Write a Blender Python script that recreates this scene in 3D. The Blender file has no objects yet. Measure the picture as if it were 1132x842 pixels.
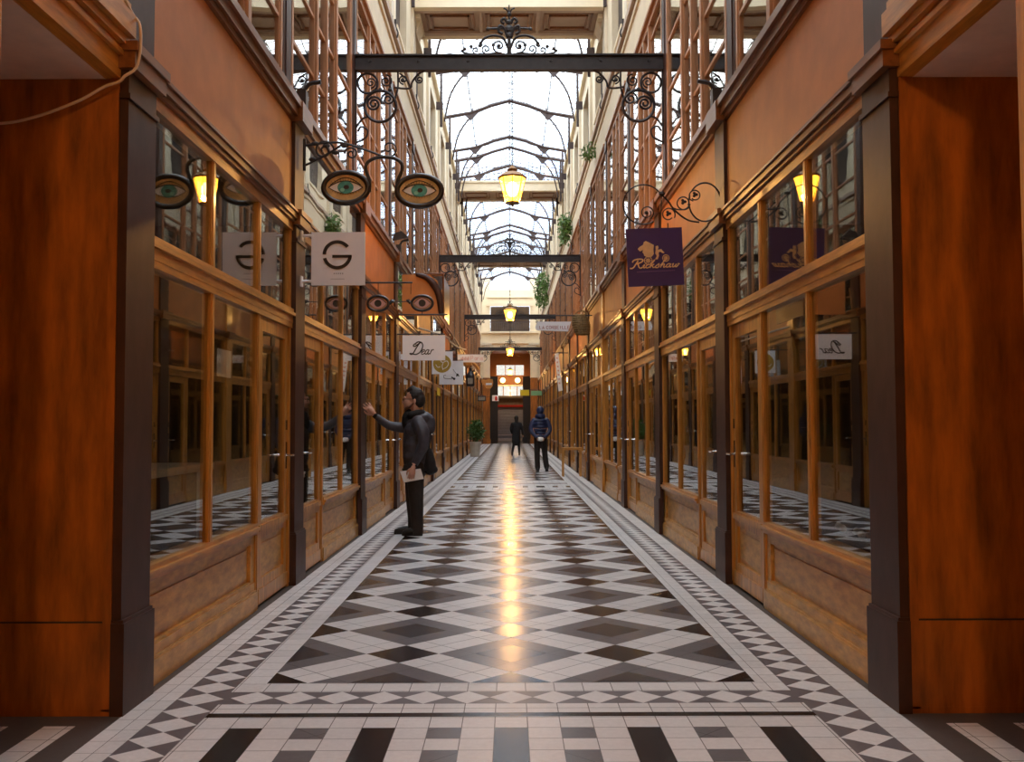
import bpy, math, random
from math import sin, cos, pi, radians, atan, tan, sqrt
from mathutils import Vector, Matrix
random.seed(7)
C = bpy.context.scene.collection
ORG = {}
NUM = ['first','second','third','fourth','fifth','sixth','seventh','eighth','ninth','tenth','eleventh','twelfth',
       'thirteenth','fourteenth','fifteenth','sixteenth','seventeenth','eighteenth','nineteenth','twentieth']

# ------------------------------------------------------------------ camera
F, CX, CY, H = 1050.0, 566.0, 421.0, 1.35
PITCH, YAW, ROLL = atan(46.5/F), -atan(-2.0/F), -0.003
cd = bpy.data.cameras.new('camera'); cam = bpy.data.objects.new('camera', cd); C.objects.link(cam)
cd.sensor_width = 36; cd.sensor_fit = 'HORIZONTAL'; cd.lens = 36*F/1132; cd.clip_start = 0.05; cd.clip_end = 400
CM = Matrix.Translation((0, 0, H)) @ Matrix.Rotation(-YAW, 4, 'Z') @ Matrix.Rotation(pi/2 + PITCH, 4, 'X') @ Matrix.Rotation(ROLL, 4, 'Z')
cam.matrix_world = CM
bpy.context.scene.camera = cam
def at(px, py, Y):
    "point at depth Y seen at image position px, py: used to read real sizes off the photograph"
    d = CM.to_3x3() @ Vector(((px-CX)/F, -(py-CY)/F, -1))
    t = Y/d.y
    p = Vector((0, 0, H)) + d*t
    return p.x, p.z

# ------------------------------------------------------------------ mesh builder
def smooth_pts(pts, n=6, closed=False):
    P = [Vector(p) for p in pts]; out = []
    m = len(P)
    rng = range(m) if closed else range(m-1)
    for i in rng:
        if closed: a, b, c, d = P[(i-1) % m], P[i], P[(i+1) % m], P[(i+2) % m]
        else: a, b, c, d = P[max(i-1, 0)], P[i], P[i+1], P[min(i+2, m-1)]
        for k in range(n):
            t = k/n
            out.append(0.5*((2*b) + (c-a)*t + (2*a-5*b+4*c-d)*t*t + (3*b-a-3*c+d)*t**3))
    if not closed: out.append(P[-1])
    return out

class MB:
    def __init__(s): s.v = []; s.f = []; s.m = []
    def add(s, vs, fs, m=0):
        o = len(s.v); s.v += [tuple(v) for v in vs]; s.f += [tuple(i+o for i in f) for f in fs]; s.m += [m]*len(fs); return s
    def box(s, x0, x1, y0, y1, z0, z1, m=0):
        x0, x1 = sorted((x0, x1)); y0, y1 = sorted((y0, y1)); z0, z1 = sorted((z0, z1))
        vs = [(x0,y0,z0),(x1,y0,z0),(x1,y1,z0),(x0,y1,z0),(x0,y0,z1),(x1,y0,z1),(x1,y1,z1),(x0,y1,z1)]
        return s.add(vs, [(0,3,2,1),(4,5,6,7),(0,1,5,4),(1,2,6,5),(2,3,7,6),(3,0,4,7)], m)
    def prism(s, poly, axis, a, b, m=0):
        "poly: list of 2D points; axis the extrusion axis ('x': (y,z), 'y': (x,z), 'z': (x,y))"
        ar = sum(poly[i][0]*poly[(i+1) % len(poly)][1]-poly[(i+1) % len(poly)][0]*poly[i][1] for i in range(len(poly)))
        if ar < 0: poly = poly[::-1]
        g = {'x': lambda p, t: (t, p[0], p[1]), 'y': lambda p, t: (p[0], t, p[1]), 'z': lambda p, t: (p[0], p[1], t)}[axis]
        n = len(poly); lo, hi = min(a, b), max(a, b)
        vs = [g(p, lo) for p in poly] + [g(p, hi) for p in poly]
        fs = [tuple(range(n))[::-1], tuple(range(n, 2*n))] + [(i, (i+1) % n, (i+1) % n+n, i+n) for i in range(n)]
        if axis == 'y': fs = [f[::-1] for f in fs]
        return s.add(vs, fs, m)
    def tube(s, pts, r, n=8, m=0, closed=False, sub=0, flat=1.0):
        if sub:
            if isinstance(r, (list, tuple)):
                rr = []
                for i in range(len(r)-1): rr += [r[i]+(r[i+1]-r[i])*k/sub for k in range(sub)]
                r = rr+[r[-1]]
            pts = smooth_pts(pts, sub, closed)
        P = [Vector(p) for p in pts]; N = len(P)
        R = r if isinstance(r, (list, tuple)) else [r]*N
        T = []
        for i in range(N):
            a = P[(i-1) % N] if (closed or i) else P[i]
            b = P[(i+1) % N] if (closed or i < N-1) else P[i]
            t = (b-a); T.append(t.normalized() if t.length > 1e-9 else Vector((0, 0, 1)))
        u = T[0].orthogonal().normalized()
        if abs(T[0].y) < 0.9: u = (Vector((0, 1, 0)) - T[0]*T[0].y).normalized()
        vs = []
        for i in range(N):
            u = (u - T[i]*u.dot(T[i])).normalized(); w = T[i].cross(u)
            for k in range(n):
                a = 2*pi*k/n
                vs.append(P[i] + (u*cos(a)*flat + w*sin(a))*R[i])
        fs = []
        for i in range(N if closed else N-1):
            j = (i+1) % N
            for k in range(n):
                l = (k+1) % n
                fs.append((i*n+k, i*n+l, j*n+l, j*n+k))
        if not closed: fs += [tuple(range(n))[::-1], tuple(range((N-1)*n, N*n))]
        return s.add(vs, fs, m)
    def lathe(s, prof, cx=0, cy=0, n=16, m=0, a0=0):
        vs = []
        for r, z in prof:
            for k in range(n):
                a = 2*pi*k/n+a0; vs.append((cx+r*cos(a), cy+r*sin(a), z))
        fs = []
        for i in range(len(prof)-1):
            for k in range(n):
                l = (k+1) % n; fs.append((i*n+k, i*n+l, (i+1)*n+l, (i+1)*n+k))
        fs += [tuple(range(n))[::-1], tuple(range((len(prof)-1)*n, len(prof)*n))]
        return s.add(vs, fs, m)
    def ell(s, c, r, n=12, m=0, rot=None):
        vs = []; fs = []
        h = max(4, n//2)
        for i in range(1, h):
            ph = pi*i/h
            for k in range(n):
                a = 2*pi*k/n
                p = Vector((r[0]*sin(ph)*cos(a), r[1]*sin(ph)*sin(a), r[2]*cos(ph)))
                if rot: p = rot @ p
                vs.append(p+Vector(c))
        top = Vector((0, 0, r[2])); bot = Vector((0, 0, -r[2]))
        if rot: top = rot @ top; bot = rot @ bot
        vs += [top+Vector(c), bot+Vector(c)]; a, b = len(vs)-2, len(vs)-1
        for i in range(h-2):
            for k in range(n):
                l = (k+1) % n; fs.append((i*n+k, (i+1)*n+k, (i+1)*n+l, i*n+l))
        for k in range(n):
            l = (k+1) % n
            fs.append((a, k, l)); fs.append((b, (h-2)*n+l, (h-2)*n+k))
        return s.add(vs, fs, m)
    def disc(s, cx, cz, rx, rz, y0, y1, n=28, m=0):
        return s.prism([(cx+rx*cos(2*pi*k/n), cz+rz*sin(2*pi*k/n)) for k in range(n)], 'y', y0, y1, m)
    def build(s, name, mats, parent=None, org=None, smooth=False):
        if parent is not None: o0 = ORG[parent.name]
        else: o0 = org or (0, 0, 0)
        me = bpy.data.meshes.new(name)
        me.from_pydata([(v[0]-o0[0], v[1]-o0[1], v[2]-o0[2]) for v in s.v], [], s.f)
        if not isinstance(mats, (list, tuple)): mats = [mats]
        for m in mats: me.materials.append(m)
        me.polygons.foreach_set('material_index', s.m)
        if smooth: me.polygons.foreach_set('use_smooth', [True]*len(s.f))
        me.update()
        o = bpy.data.objects.new(name, me); C.objects.link(o)
        if parent is not None: o.parent = parent
        else: o.location = o0
        ORG[o.name] = o0
        return o

def thing(name, label, cat, org=(0, 0, 0), group=None):
    o = bpy.data.objects.new(name, None); C.objects.link(o); o.location = org; o.empty_display_size = .1
    o['label'] = label; o['category'] = cat
    if group: o['group'] = group
    ORG[o.name] = tuple(org); return o
def tag(o, label, cat, group=None, kind=None):
    o['label'] = label; o['category'] = cat
    if group: o['group'] = group
    if kind: o['kind'] = kind
    return o
def struct(o):
    o['kind'] = 'structure'; return o
def copy_tree(o, parent=None):
    c = o.copy(); C.objects.link(c); c.parent = parent
    for ch in o.children: copy_tree(ch, c)
    return c
def dup(o, loc, label):
    c = copy_tree(o); c.location = loc; c['label'] = label; return c

# ------------------------------------------------------------------ materials
def nodes(name):
    m = bpy.data.materials.new(name); m.use_nodes = True
    nt = m.node_tree; return m, nt, nt.nodes['Principled BSDF'], nt.links
def mat(name, col, rough=.5, metal=0, var=.25, scale=6, stretch=(1, 1, 1), bump=0, coat=0, emit=None, es=0, rvar=0, spec=.5):
    m, nt, b, L = nodes(name)
    tc = nt.nodes.new('ShaderNodeTexCoord'); mp = nt.nodes.new('ShaderNodeMapping'); mp.inputs['Scale'].default_value = stretch
    nz = nt.nodes.new('ShaderNodeTexNoise'); nz.inputs['Scale'].default_value = scale; nz.inputs['Detail'].default_value = 6; nz.inputs['Roughness'].default_value = .6
    L.new(tc.outputs['Object'], mp.inputs[0]); L.new(mp.outputs[0], nz.inputs[0])
    cr = nt.nodes.new('ShaderNodeValToRGB'); L.new(nz.outputs[0], cr.inputs[0])
    cr.color_ramp.elements[0].position = .3; cr.color_ramp.elements[1].position = .7
    cr.color_ramp.elements[0].color = tuple(c*(1-var) for c in col)+(1,)
    cr.color_ramp.elements[1].color = tuple(min(1, c*(1+var)) for c in col)+(1,)
    L.new(cr.outputs[0], b.inputs['Base Color'])
    b.inputs['Roughness'].default_value = rough; b.inputs['Metallic'].default_value = metal
    b.inputs['Coat Weight'].default_value = coat; b.inputs['Coat Roughness'].default_value = .15
    b.inputs['Specular IOR Level'].default_value = spec
    if rvar:
        mr = nt.nodes.new('ShaderNodeMapRange'); L.new(nz.outputs[0], mr.inputs[0])
        mr.inputs['From Min'].default_value = .3; mr.inputs['From Max'].default_value = .7
        mr.inputs['To Min'].default_value = max(.02, rough-rvar); mr.inputs['To Max'].default_value = rough+rvar
        L.new(mr.outputs[0], b.inputs['Roughness'])
    if bump:
        bp = nt.nodes.new('ShaderNodeBump'); bp.inputs['Strength'].default_value = bump; bp.inputs['Distance'].default_value = .01
        L.new(nz.outputs[0], bp.inputs['Height']); L.new(bp.outputs[0], b.inputs['Normal'])
    if emit: b.inputs['Emission Color'].default_value = tuple(emit)+(1,); b.inputs['Emission Strength'].default_value = es
    return m
def tile_mat(name, col, rough, grid, mortar=(.10, .09, .09), w=.03, speck=.45):
    "grid: (ax, ay, c) and (bx, by, d) lines of joints where a.x+... crosses whole numbers"
    m, nt, b, L = nodes(name)
    N = nt.nodes.new
    def math_(op, a, bb=None):
        n = N('ShaderNodeMath'); n.operation = op
        for i, x in enumerate((a, bb)):
            if x is None: continue
            if isinstance(x, (int, float)): n.inputs[i].default_value = x
            else: L.new(x, n.inputs[i])
        return n.outputs[0]
    tc = N('ShaderNodeTexCoord'); sp = N('ShaderNodeSeparateXYZ'); L.new(tc.outputs['Object'], sp.inputs[0])
    X, Y = sp.outputs[0], sp.outputs[1]
    mask = None; ids = []
    for ax, ay, c in grid:
        u = math_('ADD', math_('ADD', math_('MULTIPLY', X, ax), math_('MULTIPLY', Y, ay)), c)
        fr = math_('FRACT', u); ids.append(math_('FLOOR', u))
        e = math_('GREATER_THAN', math_('ABSOLUTE', math_('SUBTRACT', fr, .5)), .5-w/2)
        mask = e if mask is None else math_('MAXIMUM', mask, e)
    nz = N('ShaderNodeTexNoise'); nz.inputs['Scale'].default_value = 30; nz.inputs['Detail'].default_value = 8; nz.inputs['Roughness'].default_value = .75; L.new(tc.outputs['Object'], nz.inputs[0])
    nb = N('ShaderNodeTexNoise'); nb.inputs['Scale'].default_value = 1.1; nb.inputs['Detail'].default_value = 4; L.new(tc.outputs['Object'], nb.inputs[0])
    v = math_('ADD', math_('MULTIPLY', nz.outputs[0], speck), math_('MULTIPLY', nb.outputs[0], .3))
    cmb = N('ShaderNodeCombineXYZ')
    if len(ids) == 2: L.new(ids[0], cmb.inputs[0]); L.new(ids[1], cmb.inputs[1])
    wn = N('ShaderNodeTexWhiteNoise'); wn.noise_dimensions = '2D'; L.new(cmb.outputs[0], wn.inputs[0])
    v = math_('ADD', v, math_('MULTIPLY', wn.outputs[0], .10))
    v = math_('ADD', v, 1-.15-speck/2-.05)
    mx = N('ShaderNodeVectorMath'); mx.operation = 'SCALE'; mx.inputs[0].default_value = col; L.new(v, mx.inputs['Scale'])
    mm = N('ShaderNodeMix'); mm.data_type = 'RGBA'; L.new(mx.outputs[0], mm.inputs[6]); mm.inputs[7].default_value = mortar+(1,)
    if mask is not None: L.new(mask, mm.inputs[0])
    else: mm.inputs[0].default_value = 0
    L.new(mm.outputs[2], b.inputs['Base Color'])
    r = math_('ADD', math_('MULTIPLY', nb.outputs[0], .22), rough-.11)
    L.new(r, b.inputs['Roughness'])
    b.inputs['Specular IOR Level'].default_value = .11
    bp = N('ShaderNodeBump'); bp.inputs['Strength'].default_value = .08; bp.inputs['Distance'].default_value = .004; L.new(nz.outputs[0], bp.inputs['Height']); L.new(bp.outputs[0], b.inputs['Normal'])
    return m
def glass_mat(name, f0=.07, tint=(.9, .92, .9), rough=.0, wav=0.0):
    m = bpy.data.materials.new(name); m.use_nodes = True; nt = m.node_tree; L = nt.links; nt.nodes.clear(); N = nt.nodes.new
    out = N('ShaderNodeOutputMaterial'); mix = N('ShaderNodeMixShader'); tr = N('ShaderNodeBsdfTransparent'); gl = N('ShaderNodeBsdfGlossy')
    tr.inputs[0].default_value = tint+(1,); gl.inputs['Roughness'].default_value = rough; gl.inputs[0].default_value = (1, 1, 1, 1)
    lw = N('ShaderNodeLayerWeight'); lw.inputs['Blend'].default_value = .5
    p = N('ShaderNodeMath'); p.operation = 'POWER'; L.new(lw.outputs['Facing'], p.inputs[0]); p.inputs[1].default_value = 5
    q = N('ShaderNodeMath'); q.operation = 'MULTIPLY_ADD'; L.new(p.outputs[0], q.inputs[0]); q.inputs[1].default_value = 1-f0; q.inputs[2].default_value = f0
    L.new(q.outputs[0], mix.inputs[0]); L.new(tr.outputs[0], mix.inputs[1]); L.new(gl.outputs[0], mix.inputs[2]); L.new(mix.outputs[0], out.inputs[0])
    if wav:
        tc = N('ShaderNodeTexCoord'); nz = N('ShaderNodeTexNoise'); nz.inputs['Scale'].default_value = 1.6; nz.inputs['Detail'].default_value = 1
        L.new(tc.outputs['Object'], nz.inputs[0])
        bp = N('ShaderNodeBump'); bp.inputs['Strength'].default_value = wav; bp.inputs['Distance'].default_value = .02
        L.new(nz.outputs[0], bp.inputs['Height']); L.new(bp.outputs[0], gl.inputs['Normal'])
    return m
def emis(name, col, s, trans=0):
    m = bpy.data.materials.new(name); m.use_nodes = True; nt = m.node_tree; L = nt.links; nt.nodes.clear(); N = nt.nodes.new
    out = N('ShaderNodeOutputMaterial'); e = N('ShaderNodeEmission'); e.inputs[0].default_value = col+(1,); e.inputs[1].default_value = s
    if trans:
        t = N('ShaderNodeBsdfTransparent'); a = N('ShaderNodeAddShader'); L.new(e.outputs[0], a.inputs[0]); L.new(t.outputs[0], a.inputs[1]); L.new(a.outputs[0], out.inputs[0])
    else: L.new(e.outputs[0], out.inputs[0])
    return m

M = {}
M['wood'] = mat('shopfront_wood', (.52, .23, .042), .38, var=.35, scale=5, stretch=(6, 6, .7), bump=.1, coat=.25)
M['woodh'] = mat('shopfront_wood_rails', (.52, .23, .042), .36, var=.35, scale=5, stretch=(6, .7, 6), bump=.1, coat=.25)
M['panelwood'] = mat('base_panel_wood', (.54, .28, .065), .42, var=.3, scale=7, stretch=(3, 1, 3), bump=.08, coat=.2)
M['fascia'] = mat('fascia_orange', (.52, .19, .05), .55, var=.14, scale=3, stretch=(1, 1, 1), bump=.03)
M['ledge'] = mat('ledge_dark_wood', (.20, .075, .025), .4, var=.3, scale=5, stretch=(6, .7, 6), coat=.2)
M['upwood'] = mat('upper_window_wood', (.42, .20, .09), .5, var=.25, scale=5, stretch=(6, 6, .8), coat=.1)
M['portalwood'] = mat('varnished_portal_wood', (.34, .105, .008), .5, var=.5, scale=3, stretch=(4, 4, .7), bump=.06, coat=.15)
M['iron'] = mat('painted_iron_pilaster', (.060, .028, .022), .45, var=.25, scale=8, stretch=(1, 1, .6), coat=.0, spec=.25)
M['iron_dark'] = mat('black_iron', (.022, .016, .018), .45, var=.3, scale=10)
M['iron_brown'] = mat('brown_iron', (.05, .028, .024), .5, var=.3, scale=10)
M['cream'] = mat('cream_stucco', (.80, .68, .49), .8, var=.06, scale=3, bump=.05)
M['cream_edge'] = mat('cream_moulding', (.72, .62, .47), .75, var=.08, scale=4)
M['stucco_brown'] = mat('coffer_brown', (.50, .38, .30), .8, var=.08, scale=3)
M['soffit'] = mat('soffit_plaster', (.78, .62, .50), .85, var=.1, scale=5)
M['dark'] = mat('dark_interior', (.045, .030, .022), .8, var=.3, scale=2)
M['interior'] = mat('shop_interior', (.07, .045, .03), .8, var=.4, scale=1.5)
M['glass'] = glass_mat('shop_glass', .13, (.88, .90, .87), 0, .02)
M['glass_up'] = glass_mat('upper_window_glass', .24, (.8, .82, .8), 0, .08)
M['glass_fascia'] = glass_mat('fascia_glass', .4, (.6, .6, .6), 0, .05)
M['roofglass'] = glass_mat('roof_glass', .03, (.93, .96, .98), .05)
M['chrome'] = mat('chrome', (.8, .8, .8), .15, 1, var=.02)
M['white'] = mat('white_board', (.90, .92, 1.0), .5, var=.03)
M['paper'] = mat('white_paper', (.9, .88, .86), .7, var=.05)
M['ink'] = mat('black_ink', (.015, .012, .015), .5, var=.1)
M['greyink'] = mat('grey_ink', (.35, .34, .38), .5, var=.1)
M['purple'] = mat('purple_board', (.045, .018, .13), .45, var=.08)
M['creamink'] = mat('cream_ink', (.85, .55, .28), .6, var=.12, scale=20)
M['redink'] = mat('dull_red_ink', (.40, .16, .17), .6, var=.05)
M['pinkink'] = mat('pale_pink_ink', (.75, .42, .36), .6, var=.05)
M['lilacink'] = mat('lilac_ink', (.2, .10, .28), .6, var=.05)
M['eyeframe'] = mat('eyeglass_frame_black', (.02, .014, .013), .35, var=.1, coat=.4)
M['eyeskin'] = mat('eye_skin', (.68, .47, .20), .55, var=.3, scale=9)
M['eyeskin2'] = mat('eye_skin_orange', (.55, .25, .11), .55, var=.2, scale=9)
M['eyewhite'] = mat('eye_white', (.90, .88, .84), .5, var=.03)
M['iris'] = mat('iris_teal', (.07, .33, .27), .4, var=.45, scale=18)
M['irisdark'] = mat('iris_dark', (.03, .02, .015), .4, var=.1)
M['irislight'] = mat('iris_highlight', (.25, .62, .48), .4, var=.05)
M['gold'] = mat('gold_ink', (.42, .28, .04), .5, var=.2, scale=12)
M['yellow'] = mat('yellow_board', (.85, .65, .02), .5, var=.05)
M['green_sign'] = mat('green_board', (.28, .55, .25), .5, var=.05)
M['red'] = mat('red_paint', (.62, .03, .02), .5, var=.05)
M['orange_sign'] = mat('orange_board', (.75, .32, .07), .5, var=.1)
M['leaf'] = mat('leaf_green', (.07, .16, .035), .5, var=.5, scale=14)
M['leaf2'] = mat('hanging_leaf', (.12, .22, .05), .5, var=.5, scale=14)
M['pot'] = mat('white_pot', (.55, .50, .42), .6, var=.08)
M['potrim'] = mat('terracotta', (.35, .16, .09), .7, var=.1)
M['wicker'] = mat('wicker', (.22, .15, .06), .7, var=.5, scale=30, bump=.5)
M['pine'] = mat('pine_table', (.62, .30, .07), .45, var=.15, scale=5, coat=.2)
M['shutter'] = mat('grey_shutter', (.46, .52, .66), .5, .2, var=.08)
M['stone'] = mat('grey_stone', (.28, .24, .19), .8, var=.2)
M['jacket'] = mat('dark_grey_jacket', (.055, .052, .066), .55, var=.35, scale=14, bump=.3)
M['scarf'] = mat('black_scarf', (.010, .009, .010), .9, var=.4, scale=30, bump=.5)
M['trousers'] = mat('dark_trousers', (.026, .018, .014), .85, var=.3, scale=10)
M['shoe'] = mat('black_shoe', (.012, .010, .010), .35, var=.2)
M['skin'] = mat('skin', (.62, .33, .23), .5, var=.06, scale=10)
M['stubble'] = mat('stubble', (.16, .075, .05), .7, var=.3, scale=60)
M['hair'] = mat('dark_hair', (.012, .008, .007), .6, var=.4, scale=40, bump=.3)
M['navy'] = mat('navy_puffer', (.018, .028, .085), .45, var=.3, scale=10)
M['blackcoat'] = mat('black_coat', (.010, .009, .011), .8, var=.3)
M['bag'] = mat('black_bag', (.008, .007, .008), .7, var=.3)
M['cable'] = mat('white_cable', (.62, .48, .36), .6, var=.05)
M['lamp_glass'] = emis('lantern_glow', (1, .50, .03), 2.6, 1)
M['bulb'] = emis('lantern_bulb', (1, .64, .22), 8)
M['brass'] = mat('lantern_brass', (.32, .15, .04), .4, .6, var=.2)

# ------------------------------------------------------------------ floor
def dY(py): return H/tan(atan((py-CY)/F)-PITCH)
XF = 1.27; LX, LY, Y0 = .635, .626, 5.01
gsq = [(1/.147, 0, .5), (0, 1/.145, -4.28/.145)]
M['t_white'] = tile_mat('white_square_tiles', (.655, .635, .635), .36, gsq)
M['t_field'] = tile_mat('white_diagonal_tiles', (.655, .635, .635), .34, [(3/LX/2*1, 3/LY/2, -Y0*3/LY/2), (3/LX/2, -3/LY/2, Y0*3/LY/2)], w=.02)
M['t_grey'] = tile_mat('grey_tiles', (.145, .135, .145), .22, [(3/LX/2, 3/LY/2, -Y0*3/LY/2), (3/LX/2, -3/LY/2, Y0*3/LY/2)], (.08, .075, .08), .015)
M['t_dark'] = tile_mat('dark_grey_tiles', (.050, .045, .050), .17, [], speck=.5)
M['t_black'] = tile_mat('black_tiles', (.016, .012, .013), .17, [], speck=.5)
M['t_diamond'] = tile_mat('white_diamond_tiles', (.655, .635, .635), .42, [])
M['t_band'] = tile_mat('border_grey_tiles', (.135, .12, .13), .33, [])
M['t_side'] = tile_mat('border_white_tiles', (.655, .635, .635), .42, [(1/.16, 0, .75), (0, 1/.147, 0)], w=.02)
M['t_edge'] = tile_mat('edge_cement', (.085, .07, .065), .5, [])
FM = [M[k] for k in ('t_edge', 't_side', 't_field', 't_grey', 't_dark', 't_black', 't_white', 't_band', 't_diamond')]
EDGE, SIDE, FIELD, GREY, DARK, BLACK, WHITE, BAND, DIA = range(9)
fl = MB()
fl.box(-6, 6, -9, 76, -.2, 0, EDGE)
def quad(x0, x1, y0, y1, z, m): fl.add([(x0, y0, z), (x1, y0, z), (x1, y1, z), (x0, y1, z)], [(0, 1, 2, 3)], m)
def clip(poly, x0, x1, y0, y1):
    for ax, lim, sg in ((0, x0, 1), (0, x1, -1), (1, y0, 1), (1, y1, -1)):
        out = []
        for i in range(len(poly)):
            a, b = poly[i], poly[(i+1) % len(poly)]
            ia, ib = (a[ax]-lim)*sg >= 0, (b[ax]-lim)*sg >= 0
            if ia: out.append(a)
            if ia != ib:
                t = (lim-a[ax])/(b[ax]-a[ax]); out.append((a[0]+t*(b[0]-a[0]), a[1]+t*(b[1]-a[1])))
        poly = out
        if len(poly) < 3: return []
    return poly
def dia(cx, cy, rx, ry, z, m, lim=None):
    p = [(cx-rx, cy), (cx, cy-ry), (cx+rx, cy), (cx, cy+ry)]
    if lim: p = clip(p, *lim)
    if len(p) > 2: fl.add([(x, y, z) for x, y in p], [tuple(range(len(p)))], m)
z1, z2, z3, z4 = .0006, .0012, .0018, .0024
YE = 63.0
for s in (-1, 1):
    a, b = sorted((s*1.80, s*1.64)); quad(a, b, -9, YE, z1, SIDE)
    a, b = sorted((s*1.64, s*1.41)); quad(a, b, -9, YE, z1, BAND)
    a, b = sorted((s*1.41, s*XF)); quad(a, b, 4.85, YE, z1, SIDE)
    y = 4.53-.2*60
    while y < YE-.2:
        dia(s*1.525, y, .115, .10, z2, DIA); y += .2
    for x0, x1 in ((1.95, 2.09), (2.25, 2.39)):
        a, b = sorted((s*x0, s*x1)); quad(a, b, 1, 4.32, z1, WHITE)
quad(-XF, XF, 4.85, Y0, z1, WHITE)
quad(-1.41, 1.41, 4.642, 4.85, z1, BAND)
for i in range(-6, 7): dia(i*.2125, 4.746, .106, .104, z2, DIA)
quad(-1.41, 1.41, 4.50, 4.642, z1, WHITE)
quad(-1.41, 1.41, 4.437, 4.50, z1, BLACK)
quad(-1.41, 1.41, -9, 4.437, z1, WHITE)
for j in range(-9, 10):
    if abs(j*.147)+.0735 > 1.41: continue
    if j % 4 == 0: quad(j*.147-.0735, j*.147+.0735, -9, 4.28, z2, BLACK)
    if j % 4 == 2:
        for r in range(0, 60, 2): quad(j*.147-.0735, j*.147+.0735, 4.28-.145*(r+1), 4.28-.145*r, z2, GREY)
def field(y0, n, par=0):
    y1 = y0+n*LY; lim = (-XF, XF, y0, y1)
    quad(-XF, XF, y0, y1, z1, FIELD)
    for j in range(-1, n+2):
        for i in range(-3, 4):
            cx, cy = i*LX, y0+j*LY
            if (i+j+par) % 2 == 0: dia(cx, cy, LX/3, LY/3, z2, BLACK, lim)
            else: dia(cx, cy, LX*2/3, LY*2/3, z2, GREY, lim); dia(cx, cy, LX/3, LY/3, z3, DARK, lim)
    return y1
ya = field(Y0, 23)
quad(-XF, XF, ya, 22.4, z1, WHITE)
quad(-XF, XF, 21.2, 21.4, z2, GREY)
for i in range(-2, 3): quad(max(-XF, i*LX-.09), min(XF, i*LX+.09), 20.0, 20.5, z2, BLACK)
for i in range(-2, 3):
    if i < 2: quad(i*LX+.26, i*LX+.37, 20.0, 20.5, z2, GREY)
field(22.4, 64)
quad(-3.5, 3.5, 62.6, 75, z4, GREY)
struct(fl.build('floor', FM))

# ------------------------------------------------------------------ side walls
D1, PITCHB, PW = 4.47, 3.55, .35
NB = 16
DP = [D1+PITCHB*k for k in range(NB+1)]            # near face of each pilaster
XG = 1.87; XU = 1.97
YEND = DP[-1]+PW
def side_x(s, a, b): return sorted((s*a, s*b))
for s, nm in ((-1, 'left'), (1, 'right')):
    w = MB()
    bx = lambda a, b, y0, y1, z0, z1, m=0: w.box(s*a, s*b, y0, y1, z0, z1, m)
    # rooms behind the shop windows: back wall, slabs and cross partitions
    # cream band and ledge, then the top storey with a shallow recess per bay
    bx(1.93, 2.2, D1, YEND, 6.96, 7.66)
    bx(1.90, 2.2, D1, YEND, 7.58, 7.66)
    bx(1.85, 2.2, D1, YEND, 7.70, 7.80, 2)
    for k in range(NB):
        y0 = DP[k]+PW; y1 = DP[k+1]
        bx(2.02, 2.2, DP[k], y0, 7.8, 10.15)
        bx(1.97, 2.2, y0, y0+.75, 7.8, 10.15); bx(1.97, 2.2, y1-.75, y1, 7.8, 10.15)
        bx(1.97, 2.2, y0+.75, y1-.75, 7.8, 8.25); bx(1.97, 2.2, y0+.75, y1-.75, 9.75, 10.15)
        bx(1.93, 2.0, y0+.68, y1-.68, 8.18, 8.25, 0)
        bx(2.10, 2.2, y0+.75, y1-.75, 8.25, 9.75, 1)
    bx(2.02, 2.2, DP[-1], YEND, 7.8, 10.15)
    bx(2.2, 2.4, D1, YEND, 6.96, 10.3)
    bx(1.88, 2.4, D1, YEND, 10.15, 10.3)
    struct(w.build('wall_'+nm, [M['cream'], M['interior'], M['stucco_brown']]))
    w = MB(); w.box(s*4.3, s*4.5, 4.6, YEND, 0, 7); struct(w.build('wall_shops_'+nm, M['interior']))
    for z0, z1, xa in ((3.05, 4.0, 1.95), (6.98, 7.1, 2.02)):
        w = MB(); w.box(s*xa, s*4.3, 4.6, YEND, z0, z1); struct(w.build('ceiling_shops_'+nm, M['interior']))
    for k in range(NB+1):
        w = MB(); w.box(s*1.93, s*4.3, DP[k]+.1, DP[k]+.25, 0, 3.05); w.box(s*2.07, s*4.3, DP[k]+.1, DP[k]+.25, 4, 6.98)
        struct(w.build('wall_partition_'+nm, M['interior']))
    # masonry strips behind the pilasters of the top storey
    for k in range(NB+1):
        q = MB()
        q.box(s*1.91, s*2.02, DP[k]+.02, DP[k]+PW-.02, 7.8, 10.15); q.box(s*1.88, s*1.91, DP[k]+.0, DP[k]+PW, 9.95, 10.15); q.box(s*1.88, s*1.91, DP[k], DP[k]+PW, 7.8, 7.95)
        o = q.build('masonry_pilaster', [M['cream_edge']], org=(s*1.95, DP[k]+PW/2, 7.8))
        tag(o, f'cream masonry pilaster of the top storey, {NUM[k]} from the camera on the {nm} side', 'pilaster', f'cream pilasters on the {nm} wall top')

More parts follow.
